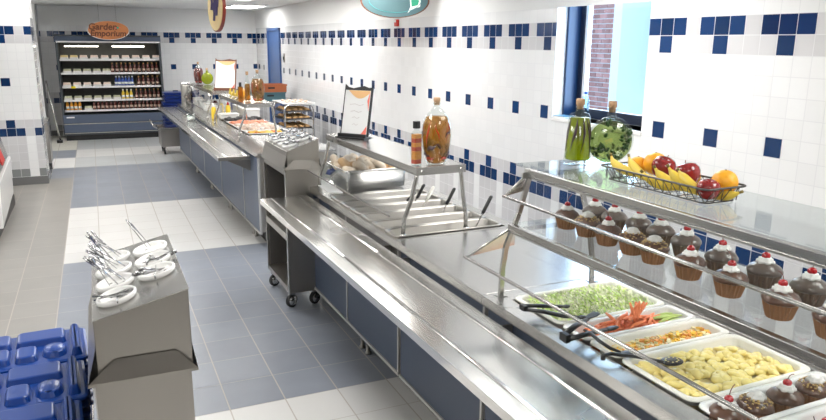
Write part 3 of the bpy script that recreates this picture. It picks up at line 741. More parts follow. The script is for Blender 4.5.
MB().tube([(1.352, 1.795, .955), (1.43, 1.800, .958), (1.53, 1.810, .955)], [.012, .013, .010], 8, flat=.55).build('arm', 'black', t)
MB().box(1.340, 1.360, 1.785, 1.825, .945, .975).build('hinge', 'black', t, .003)
b_ = MB().ell((1.555, 1.812, .955), .034, .015, .005, 16, 6, rot=Matrix.Rotation(.1, 3, 'Z'))
b_.prism([(1.52, 1.892, .965), (1.56, 1.895, .968), (1.580, 1.903, .970), (1.572, 1.910, .970), (1.584, 1.917, .970), (1.570, 1.921, .970), (1.578, 1.932, .970), (1.545, 1.925, .967), (1.515, 1.908, .963)], (0, 0, .004))
b_.build('gripper', 'black', t)
t = utensil('serving_spoon', 'black spoon with curved handle dipping into the diced fruit pan', 'spoon', (1.42, 1.72, .93))
MB().tube([(1.455, 1.835, .957), (1.448, 1.79, .962), (1.440, 1.74, .958), (1.447, 1.69, .950), (1.47, 1.665, .942)], [.006, .008, .008, .008, .006], 8, flat=.6).build('handle', 'black', t)
MB().ell((1.49, 1.655, .938), .028, .022, .006).build('bowl', 'black', t)
t = utensil('slotted_spoon', 'black slotted spoon lying on the pear pan with its handle over the rim', 'spoon', (1.42, 1.60, .93))
MB().tube([(1.356, 1.618, .958), (1.368, 1.632, .962), (1.40, 1.630, .965), (1.47, 1.585, .960), (1.535, 1.543, .948)], [.008, .009, .009, .008, .008], 8, flat=.55).build('handle', 'black', t)
bw = MB().ell((1.567, 1.540, .946), .040, .031, .006, 20, 8).build('bowl', 'black', t)
b_ = MB()
for i in range(9): b_.ell((1.567 + .022*math.cos(i*.7), 1.540 + .017*math.sin(i*.7), .9512), .0036, .003, .0010, 6, 4)
b_.build('slots', 'pear', bw)

# narrow steel pans under the metal shelf ---------------------------
for i in range(6):
    vc = 3.395 + i*.186
    pan('steel_pan', 'narrow deep steel pan, %s from the front under the metal shelf' % ords[i], 'food pan', 1.385 + .0*i, 2.05, vc-.088, vc+.088, .923, .11, 'steel_dull', rim=.012, r=.03, group='narrow steel pans under the metal shelf')
def handle(name, label, u, v, du, dv, dz, m_='black', z0=.86):
    P0 = Vector((u, v, z0)); P1 = P0 + Vector((du, dv, dz)); n = (P1-P0)
    t = thing(name, label, 'spoon', (u, v, z0), 'c')
    MB().tube([P0, P0 + n*.45, P0 + n*.5], [.004, .004, .005], 6).build('shaft', 'steel' if m_ == 'black' else m_, t)
    MB().tube([P0 + n*.48, P0 + n*.55, P0+n*.96, P1], [.009, .014, .014, .009], 8, flat=.5).build('handle', m_, t)
    MB().ell(tuple(P0), .02, .03, .008).build('bowl', 'steel', t)
handle('serving_spoon', 'black-handled spoon in the nearest narrow steel pan', 1.94, 3.45, .15, .06, .185)
handle('serving_spoon', 'black-handled spoon in the middle narrow steel pan behind the shelf leg', 1.87, 3.76, .14, .06, .18)
handle('serving_spoon', 'white-handled spoon standing in the farther narrow steel pans', 1.86, 4.00, .12, .05, .15, 'cream_plastic')
handle('serving_spoon', 'short black-handled spoon in the farthest narrow steel pans', 1.80, 4.03, .13, .06, .16)
handle('ladle', 'low black-handled ladle lying against the farthest narrow steel pans', 1.76, 4.12, .13, .02, .10)
# bagel pan
t = pan('bagel_pan', 'deep steel pan full of bagels beneath the metal shelf', 'food pan', 1.525, 2.015, 4.49, 4.93, 1.066, .139, 'steel_bright', rim=.014, r=.03)
k = 0
for i in range(6):
    for j in range(4):
        u = 1.580 + i*.074; v = 4.56 + j*.098; z = 1.058 + .022*((i+j) % 2) + .012*(1 if j in (1, 2) else 0)
        kind = 'bread' if (i*3+j) % 4 == 0 else 'flour'
        b_ = MB(); n = 16; q = []
        b_ = MB(); path = [(.030*math.cos(a*2*math.pi/14), .030*math.sin(a*2*math.pi/14), 0) for a in range(15)]
        if k == 0 or k == 1:
            b_.tube(path, .024, 10)
            o = single(b_, 'bagel', 'flour' if k == 0 else 'bread', '', 'bagel', (0,0,0), 'i', 'bagels in the steel pan')
            if k == 0: bg0 = o
            else: bg1 = o
        else: o = dup(bg0 if kind == 'flour' else bg1, (0,0,0))
        isf = (o.data.materials[0].name == 'flour')
        o['label'] = 'pale floury bagel in the deep steel pan' if isf else 'browner bagel in the deep steel pan'
        o['group'] = 'pale bagels in the steel pan' if isf else 'brown bagels in the steel pan'
        o.location = toW((u, v, z)); o.rotation_euler = (rnd.uniform(.2, .9), rnd.uniform(-.8, .5), rnd.uniform(0, 3)); k += 1
b_ = MB(); b_.hexa([(1.42, 4.55, .916), (1.51, 4.50, .916), (1.53, 5.0-.03, .916), (1.44, 4.97, .916), (1.42, 4.55, .921), (1.51, 4.50, .921), (1.53, 4.97, .926), (1.44, 4.97, .926)])
single(b_, 'paper_sheet', 'paper', 'white folded paper on the counter edge beside the bagel pan', 'paper', (1.47, 4.75, .916), 'c')
t = thing('plastic_bag', 'crumpled clear bag with blue print behind the bagel pan', 'bag', (1.62, 4.93, .916), 'c')
b_ = MB(); b_.ell((1.60, 4.93, .975), .09, .05, .058, 14, 8, jit=.6); b_.build('film', 'glass_bottle', t); b_ = MB(); b_.ell((1.60, 4.93, .965), .07, .035, .04, 10, 6, jit=.5).build('contents', 'paper', t)
MB().ell((1.56, 4.91, .985), .035, .03, .022, 8, 5, jit=.5).build('print', 'bottle_blue', t)

# splayed-leg metal shelf -------------------------------------------
def metal_shelf(v0, v1, label, u0=1.505, u1=1.800, z=1.283):
    t = thing('metal_shelf', label, 'shelf', ((u0+u1)/2, (v0+v1)/2, ZC), 'c')
    b = MB(); b.box(u0, u1, v0, v1, z-.004, z); b.build('top', 'steel', t)
    b = MB(); b.box(u0-.002, u0+.002, v0, v1, z-.042, z+.001); b.box(u1-.002, u1+.002, v0, v1, z-.042, z+.001); b.box(u0+.002, u1-.002, v0, v0+.004, z-.042, z+.001); b.box(u0+.002, u1-.002, v1-.004, v1, z-.042, z+.001)
    b.build('skirt', 'steel', t, .001)
    b = MB()
    for uu in (u0+.03, u1-.03): b.lathe([(.007, 0), (.007, .004), (0, .006)], (uu, v0, z-.02), 10, rot=Matrix.Rotation(R(90), 3, 'X'))
    b.build('bolt', 'steel_bright', t)
    for v in (v0+.018, v1-.035):
        for s, ut, ub in ((-1, u0+.02, u0-.068), (1, u1-.02, u1+.0+.020)):
            l = MB().tube([(ut, v, z-.006), (ut+(ub-ut)*.15, v, z-.06), (ut+(ub-ut)*.45, v, z-.17), (ub-(ub-ut)*.08, v, ZC+.09), (ub, v, ZC+.012)], .0115, 12).build('leg', 'steel', t)
            MB().lathe([(.018, 0), (.018, .004), (.013, .012)], (ub, v, ZC), 14).build('foot', 'steel', l)
    return t
metal_shelf(3.315, 4.83, 'steel shelf on splayed legs over the narrow pans, near the middle of the line')
def guard_glass(label, v0, v1, ua, za, ub, zb):
    t = thing('glass_guard', label, 'glass guard', ((ua+ub)/2, (v0+v1)/2, zb), 'c')
    MB().plate([(ua, v0, za), (ua, v1, za), (ub, v1, zb), (ub, v0, zb)], .005).build('pane', 'glass', t)
    MB().tube([(ub, v0, zb), (ub, v1, zb)], .005, 8).build('edge_rod', 'steel_dark', t)
    return t
guard_glass('slanted glass guard hanging under the steel shelf over the narrow pans', 3.32, 4.79, 1.50, 1.245, 1.352, 1.035)
for pl in bpy.data.objects:
    pass
# menu stand on the metal shelf
def menu_stand(label, u, v, z, rz, W_=.20, H_=.30, group=None, m='black'):
    t = thing('menu_stand', label, 'menu stand', W((u, v, z)), 'i', group, rz)
    lean = Matrix.Rotation(R(-13), 3, 'X')
    MB().box(-W_/2-.01, W_/2+.01, -.055, .055, 0, .007).box(-W_/2-.005, W_/2+.005, -.03, -.012, .005, .03).build('foot', m, t, .002)
    pts = [(-W_/2-.006, 0, .01), (W_/2+.006, 0, .01), (W_/2+.006, 0, H_+.035), (W_/2-.03, 0, H_+.030), (W_*.18, 0, H_+.042), (0, 0, H_+.034), (-W_*.22, 0, H_+.024), (-W_/2+.02, 0, H_+.032), (-W_/2-.006, 0, H_+.050)]
    MB().prism([lean @ Vector(p) for p in pts], (0, .008, 0)).build('backing', m, t)
    MB().prism([lean @ Vector(p) for p in ((-W_/2+.004, -.003, .02), (W_/2-.010, -.003, .02), (W_/2-.010, -.003, H_+.01), (-W_/2+.004, -.003, H_+.01))], (0, .003, 0)).build('card', 'paper', t)
    arc = [(-W_/2+.03, H_+.009)] + [(-W_/2+.03+ (W_-.045)*s, H_+.009 - .055*math.sin(math.pi*min(1, s*.9))) for s in [k/10 for k in range(1, 11)]] + [(W_/2-.012, H_+.009)]
    MB().prism([lean @ Vector((a, -.0045, c)) for a, c in arc], (0, .001, 0)).build('print', 'card_orange', t)
    MB().prism([lean @ Vector((a, -.0048, c)) for a, c in ((W_/2-.012, H_-.0), (W_/2-.012, H_-.13), (W_/2-.028, H_-.06))], (0, .001, 0)).build('print', 'card_coral', t)
    MB().prism([lean @ Vector((a, -.0048, c)) for a, c in ((W_/2-.012, .022), (W_/2-.012, .085), (W_/2-.055, .022))], (0, .001, 0)).build('print', 'card_coral', t)
    b = MB()
    for k_, (zz, ww) in enumerate(((.215, .055), (.17, .045), (.13, .03), (.085, .022))):
        b.tube([lean @ Vector((-ww, -.005, zz*H_/.3)), lean @ Vector((-ww*.3, -.005, (zz+.006)*H_/.3)), lean @ Vector((ww*.4, -.005, (zz-.004)*H_/.3)), lean @ Vector((ww, -.005, (zz+.004)*H_/.3))], .0014, 4)
    b.build('script_lines', 'card_grey', t)
    return t
menu_stand('black menu stand with wavy top and orange-trimmed card on the near metal shelf', 1.615, 4.56, 1.284, R(-52), .215, .315)

# bottles -----------------------------------------------------------
def leafy(mb, p0, p1, r, m=0, n=3):
    a, b = Vector(p0), Vector(p1); d = (b-a)
    mb.tube([a + d*s for s in (0, .2, .5, .8, 1)], [r*.2, r*.8, r, r*.7, r*.1], 6, m, flat=.65)
# amber flask on near metal shelf
def amber_flask(label, u, v, z, s=1.0, liquid='oil_amber', group=None, chili=True):
    t = thing('oil_bottle', label, 'bottle', W((u, v, z)), 'i', group)
    prof = [(.042, 0), (.050, .006), (.056, .03), (.073, .09), (.0785, .15), (.074, .21), (.056, .26), (.030, .29), (.019, .30), (.017, .318), (.021, .322), (.021, .328), (.014, .328)]
    prof = [(a*s, b*s) for a, b in prof]
    MB().lathe(prof, n=28, sy=.75).build('glass', 'glass_bottle', t)
    lp = [(.036, .008), (.046, .014), (.052, .03), (.069, .09), (.0745, .15), (.070, .21), (.054, .255), (0, .256)]
    MB().lathe([(a*s, b*s) for a, b in lp], n=28, sy=.75).build('oil', liquid, t)
    MB().lathe([(.013*s, .315*s), (.014*s, .33*s), (.017*s, .335*s), (.017*s, .352*s), (.013*s, .354*s)], n=14).build('cork', 'cork', t)
    b = MB(); r2 = random.Random(int(u*100))
    RP = [(.036, .008), (.046, .014), (.052, .03), (.069, .09), (.0745, .15), (.070, .21), (.054, .255)]
    def Rz(z):
        for (ra, za), (rb, zb_) in zip(RP[:-1], RP[1:]):
            if za <= z <= zb_: return ra + (rb-ra)*(z-za)/(zb_-za)
        return .045
    def surf(a, z): return (Rz(z)*math.cos(a)*s, Rz(z)*.75*math.sin(a)*s, z*s)
    def sleaf(a0, z0, a1, z1, rad, m_):
        b.tube([surf(a0+(a1-a0)*k/6, z0+(z1-z0)*k/6 + .01*math.sin(k)) for k in range(7)], [rad*.15*s, rad*.6*s, rad*.95*s, rad*s, rad*.9*s, rad*.5*s, rad*.1*s], 6, m_, flat=.3)
    for k in range(9):
        a = k*.7 + r2.uniform(-.2, .2); z0 = .045 + .028*(k % 4) + r2.uniform(0, .02)
        sleaf(a, z0, a + r2.uniform(.5, .9), z0 + r2.uniform(-.03, .05), .014, 0)
    for k in range(6):
        a = k*1.05 + .4; sleaf(a, .10 + .03*(k % 3), a + r2.uniform(-.35, .35), .22 + .02*(k % 2), .008, 1)
    for k in range(4): sleaf(k*1.6, .02, k*1.6+.9, .045, .010, 1)
    b.build('herbs_and_chillies', ['herb_dark', 'chili'], t)
    return t
amber_flask('tall amber oil flask with red chillies on the near steel shelf', 1.655, 3.385, 1.284, 1.01).scale = (1.07, 1.07, 1.0)
t = thing('spice_bottle', 'slim square bottle of layered red and orange spices with black cap', 'bottle', W((1.532, 3.375, 1.284)), 'i', rotz=.3); t.scale = (.92, .92, 1.07)
MB().loops([rr(-.028, .028, -.022, .022, .008, 0), rr(-.028, .028, -.022, .022, .008, .16), rr(-.014, .014, -.014, .014, .013, .178), rr(-.013, .013, -.013, .013, .012, .19)], cap0=True).build('glass', 'glass_bottle', t)
r2 = random.Random(5); z = .012
for i in range(7):
    m_ = ['spice_red', 'spice_orange', 'spice_orange', 'spice_red', 'spice_orange', 'spice_red', 'spice_orange'][i]
    MB().loops([rr(-.0255, .0255, -.0195, .0195, .006, z), rr(-.0255, .0255, -.0195, .0195, .006, z+.020)], cap0=True).build('spice_layer', m_, t); z += .021
MB().loops([rr(-.018, .018, -.017, .017, .008, .186), rr(-.018, .018, -.017, .017, .008, .222)], cap0=True).build('cap', 'black', t, .002)
# tapered green oil bottle
t = thing('oil_bottle', 'tapered clear bottle of green oil with dark herbs on the upper glass shelf', 'bottle', W((1.765, 2.325, 1.443)), 'i'); t.scale = (1.06, 1.06, 1.06)
MB().lathe([(.050, 0), (.053, .004), (.053, .012), (.040, .185), (.034, .195), (.016, .202), (.014, .215), (.018, .218), (.018, .224)], n=28).build('glass', 'glass_bottle', t)
MB().lathe([(.044, .020), (.048, .024), (.0372, .180), (0, .181)], n=28).build('oil', 'oil_green', t)
MB().lathe([(.012, .212), (.013, .226), (.018, .231), (.017, .250), (.012, .252)], n=14).build('cork', 'cork', t)
b_ = MB(); b_.ell((-.012, -.01, .125), .020, .02, .033, 12, 8, jit=.25); b_.ell((.015, -.02, .14), .010, .010, .04, 8, 6, 0, jit=.3)
for i in range(9):
    a = i*.72; b_.tube([((.0372+.0108*(1-q_))*math.cos(a+.25*math.sin(3*q_+i)), (.0372+.0108*(1-q_))*math.sin(a+.25*math.sin(3*q_+i)), .045+.13*q_) for q_ in (.0+.04*(i % 3), .3, .6, .8, 1)], [.001, .003, .009, .007, .004], 6, flat=.3)
b_.build('herbs', 'herb_dark', t)
# round flask
t = thing('oil_bottle', 'round flat flask of pale green oil with herb sprigs on the upper glass shelf', 'bottle', W((1.90, 2.29, 1.443)), 'i', rotz=R(-22))
t.scale = (1.13, 1.13, 1.10)
b_ = MB(); b_.ell((0, 0, .088), .086, .034, .088, 32, 16); b_.build('glass', 'glass_bottle', t)
MB().lathe([(.030, .0), (.034, .012), (.02, .02)], n=20, sy=.9).build('base', 'glass_bottle', t)
MB().lathe([(.018, .168), (.015, .182), (.015, .198), (.021, .201), (.021, .207)], n=18).build('neck', 'glass_bottle', t)
MB().ell((0, 0, .083), .081, .029, .080, 28, 14).build('oil', 'oil_pale', t)
MB().lathe([(.012, .192), (.013, .208), (.016, .212), (.015, .232), (.011, .233)], n=14).build('cork', 'cork', t)
b_ = MB(); r2 = random.Random(11)
for i in range(70):
    a = r2.uniform(-2.8, .4) if i < 58 else r2.uniform(0, 3); q = .076*math.sqrt(r2.uniform(.2, 1)); x_ = q*math.cos(a); z_ = .083+q*math.sin(a)
    if i < 58 and z_ > .085 and x_ < .02: continue
    yy = -.030*math.sqrt(max(0, 1-(x_/.082)**2-((z_-.083)/.081)**2)) * (1 if i % 3 else -1); leafy(b_, (x_*.95, yy, z_), (x_*.95 + r2.uniform(-.020, .020), yy*.9, z_ + r2.uniform(-.005, .03)), .0095)
for i in range(12):
    a = -.3+i*.16; leafy(b_, (.070*math.cos(a), -.004, .083+.070*math.sin(a)), (.066*math.cos(a+.28), -.006, .083+.066*math.sin(a+.28)), .008)
b_.build('herb_sprigs', 'herb', t)

# double-tier sneeze guard ------------------------------------------
v0, v1 = .62, 2.35
t = thing('sneeze_guard', 'two-tier steel and glass sneeze guard over the salad bar', 'sneeze guard', (1.66, 1.5, ZC), 'c')
ZU, ZL = 1.435, 1.213
for v in (v0+.02, v1-.012):
    for path in ([(1.430, v, ZC), (1.432, v, 1.03), (1.447, v, 1.13), (1.482, v, 1.21), (1.505, v, 1.27), (1.545, v, 1.41)], [(1.895, v, ZC), (1.888, v, 1.03), (1.865, v, 1.15), (1.83, v, 1.27), (1.78, v, 1.41)]):
        b_ = MB(); pp_ = [Vector(q) for q in path]
        for a, c in zip(pp_[:-1], pp_[1:]): b_.hexa([a+Vector((-.010, -.007, 0)), a+Vector((.010, -.007, 0)), a+Vector((.010, .007, 0)), a+Vector((-.010, .007, 0)), c+Vector((-.010, -.007, 0)), c+Vector((.010, -.007, 0)), c+Vector((.010, .007, 0)), c+Vector((-.010, .007, 0))])
        lg = b_.build('post', 'steel', t)
        MB().box(path[0][0]-.02, path[0][0]+.022, v-.018, v+.018, ZC, ZC+.004).build('foot_plate', 'steel', lg)
    sg = .004 if v < 1 else .004
    MB().prism([(1.268, v, 1.102), (1.487, v, 1.203), (1.487, v, 1.126)], (0, .004, 0)).build('bracket_plate', 'steel_bright', t)
    MB().prism([(1.437, v, 1.334), (1.545, v, 1.42), (1.545, v, 1.352)], (0, .004, 0)).build('bracket_plate', 'steel_bright', t)
    MB().tube([(1.262, v+.002, 1.100), (1.487, v+.002, 1.207)], .005, 8).tube([(1.431, v+.002, 1.332), (1.545, v+.002, 1.425)], .005, 8).build('bracket_arm', 'steel', t)
    b_ = MB()
    for uu, zz in ((1.470, 1.178), (1.470, 1.150), (1.528, 1.392), (1.528, 1.37)): b_.ell((uu, v-.001, zz), .004, .003, .004, 8, 5)
    b_.build('screw', 'steel_bright', t)
    MB().box(1.505, 1.80, v-.010, v-.002, ZU-.032, ZU-.012).build('cross_bar', 'steel', t); MB().box(1.47, 1.86, v-.010, v-.002, ZL-.030, ZL-.012).build('cross_bar', 'steel', t)
MB().tube([(1.262, v0, 1.100), (1.262, v1, 1.100)], .0062, 10).build('front_rod', 'steel', t)
MB().tube([(1.431, v0, 1.332), (1.431, v1, 1.332)], .0062, 10).build('front_rod', 'steel', t)
for (ua, ub, z) in ((1.522, 1.545, ZU), (1.455, 1.480, ZL)):
    MB().box(ua, ub, v0-.01, v1-.004, z-.026, z+.004).build('shelf_front_bar', 'steel', t, .003)
    MB().box(ua+.008, ub+.012, v0-.01, v1-.012, z-.034, z-.027).build('glass_clamp', 'steel_dull', t)
MB().box(1.545, 1.965, v0-.01, v1+.10, ZU-.002, ZU+.006).build('upper_glass_shelf', 'glass_shelf', t)
MB().box(1.480, 1.885, v0-.01, v1, ZL-.004, ZL+.004).build('lower_glass_shelf', 'glass_shelf', t)
MB().plate([(1.525, v0, ZU-.02), (1.525, v1, ZU-.02), (1.433, v1, 1.336), (1.433, v0, 1.336)], .004).build('upper_front_glass', 'glass', t)
MB().plate([(1.460, v0, ZL-.02), (1.460, v1, ZL-.02), (1.265, v1, 1.104), (1.265, v0, 1.104)], .004).build('lower_front_glass', 'glass', t)

# fruit basket ------------------------------------------------------
t = thing('wire_basket', 'long black wire basket of fruit on the upper glass shelf', 'basket', (1.73, 1.78, ZU+.006), 'c')
zb, zt = ZU+.010, ZU+.058; U0, U1, V0, V1 = 1.665, 1.80, 1.565, 2.02
o_ = .022
rimp = rr(U0-o_, U1+o_, V0-o_, V1+o_, .02, zt); MB().tube(rimp+[rimp[0], rimp[1]], .0035, 8).build('rim', 'wire', t)
bot = rr(U0, U1, V0, V1, .02, zb); MB().tube(bot+[bot[0], bot[1]], .0025, 6).build('base_ring', 'wire', t)
b_ = MB()
def zig(a, b, n, outn):
    a, b = Vector(a), Vector(b); P = []
    for i in range(n*2+1):
        q = a + (b-a)*i/(n*2)
        P.append(q + (Vector(outn)*o_ + Vector((0, 0, zt-zb)) if i % 2 else Vector((0,0,0))))
    b_.tube(P, .0017, 5)
zig((U0, V0, zb), (U0, V1, zb), 13, (-1, 0, 0)); zig((U1, V0, zb), (U1, V1, zb), 13, (1, 0, 0)); zig((U0, V0, zb), (U1, V0, zb), 4, (0, -1, 0)); zig((U0, V1, zb), (U1, V1, zb), 4, (0, 1, 0))
b_.build('zigzag_wires', 'wire', t)
b_ = MB()
for i in range(9): b_.tube([(U0, V0+.02+i*(V1-V0-.04)/8, zb), (U1, V0+.02+i*(V1-V0-.04)/8, zb)], .0015, 5)
b_.build('base_wires', 'wire', t)
def orange(u, v, z, r, lab):
    t = thing('orange', lab, 'orange', W((u, v, z)), 'i', 'oranges in the wire basket'); MB().ell((0,0,0), r, r, r*.95, 20, 12).build('fruit', 'orange', t); MB().ell((0, 0, r*.94), .004, .004, .002, 6, 4).build('stalk_scar', 'herb', t)
orange(1.775, 1.985, ZU+.055, .036, 'orange at the far end of the basket, half hidden')
orange(1.800, 1.925, ZU+.070, .043, 'large orange second from the far end of the basket')
orange(1.805, 1.765, ZU+.052, .036, 'orange half hidden between the two red apples')
orange(1.770, 1.590, ZU+.066, .041, 'bright orange at the near end of the basket')
def apple(u, v, z, r, lab, rz=0, tilt=0):
    t = thing('apple', lab, 'apple', W((u, v, z)), 'i', 'apples in the wire basket')
    prof = [(.0, -.80), (.25, -.88), (.55, -.80), (.85, -.42), (1.0, .08), (.97, .42), (.78, .76), (.45, .90), (.18, .82), (.04, .66)]
    MB().lathe([(a*r, b*r*.95) for a, b in prof], n=22, wob=.02, freq=5, rot=Matrix.Rotation(tilt, 3, 'X')).build('fruit', 'apple', t)
    MB().tube([Matrix.Rotation(tilt, 3, 'X') @ Vector(q) for q in ((0,0,r*.6), (.002,0,r*.9), (.006,0,r*1.15))], .0015, 5).build('stalk', 'stem', t)
apple(1.775, 1.860, ZU+.068, .042, 'dark red apple between the big orange and the second apple', tilt=.3)
apple(1.760, 1.735, ZU+.066, .043, 'red apple in the middle of the basket beside the bananas', tilt=-.4)
apple(1.690, 1.580, ZU+.050, .036, 'red apple pressed against the near front of the basket', tilt=.1)
def banana(path, lab, group='bananas in the wire basket'):
    P = [Vector(q) for q in path]; t = thing('banana', lab, 'banana', tuple(path[0]), 'c', group)
    Q = []
    for i in range(13):
        s = i/12; k = 2
        # quadratic bezier
        Q.append(P[0]*(1-s)**2 + P[1]*2*s*(1-s) + P[2]*s*s)
    rs = [.004, .006, .011, .0145, .0165, .0175, .018, .0175, .0165, .0145, .011, .007, .004]
    MB().tube(Q, rs, 7).build('peel', 'banana', t)
    MB().tube([Q[0], Q[0] + (Q[0]-Q[1])*1.2], [.0045, .0055], 6).build('stalk_tip', 'banana_tip', t)
banana([(1.70, 2.045, ZU+.086), (1.69, 2.02, ZU+.035), (1.73, 1.86, ZU+.04)], 'banana with its stalk pointing up at the far end of the basket')
banana([(1.735, 1.99, ZU+.088), (1.72, 1.95, ZU+.045), (1.70, 1.83, ZU+.03)], 'second banana from the far end, stalk up beside the first')
banana([(1.66, 1.835, ZU+.062), (1.68, 1.80, ZU+.02), (1.70, 1.70, ZU+.028)], 'short banana low in the middle of the basket, stalk toward the front')
banana([(1.68, 1.80, ZU+.082), (1.69, 1.77, ZU+.035), (1.71, 1.66, ZU+.028)], 'banana with upright stalk in front of the dark apple')
banana([(1.675, 1.735, ZU+.095), (1.68, 1.70, ZU+.05), (1.70, 1.60, ZU+.024)], 'banana in front of the middle apple, stalk upright')
banana([(1.69, 1.705, ZU+.088), (1.68, 1.66, ZU+.055), (1.68, 1.60, ZU+.045)], 'banana sloping down to the near apple')
banana([(1.765, 1.525, ZU+.045), (1.75, 1.57, ZU+.018), (1.745, 1.64, ZU+.026)], 'banana tip poking out behind the near apple')

# window sill items
t = thing('water_bottle', 'clear blue plastic bottle standing on the window sill', 'bottle', (XW+.10, 4.50, WZ0), 'i')
MB().lathe([(.028, 0), (.031, .01), (.031, .10), (.028, .11), (.031, .12), (.030, .155), (.013, .19), (.013, .205)], n=16).build('body', 'water_blue', t); MB().lathe([(.015, .20), (.015, .22)], n=12).build('cap', 'bottle_blue', t)
t = thing('booklet', 'white and blue booklet lying on the window sill', 'booklet', (XW+.045, 4.70, WZ0), 'i', rotz=.1)
MB().box(-.055, .045, -.075, .06, 0, .014).build('pages', 'paper', t); MB().box(-.057, .047, -.077, .062, .014, .017).build('cover', 'facade_blue', t)

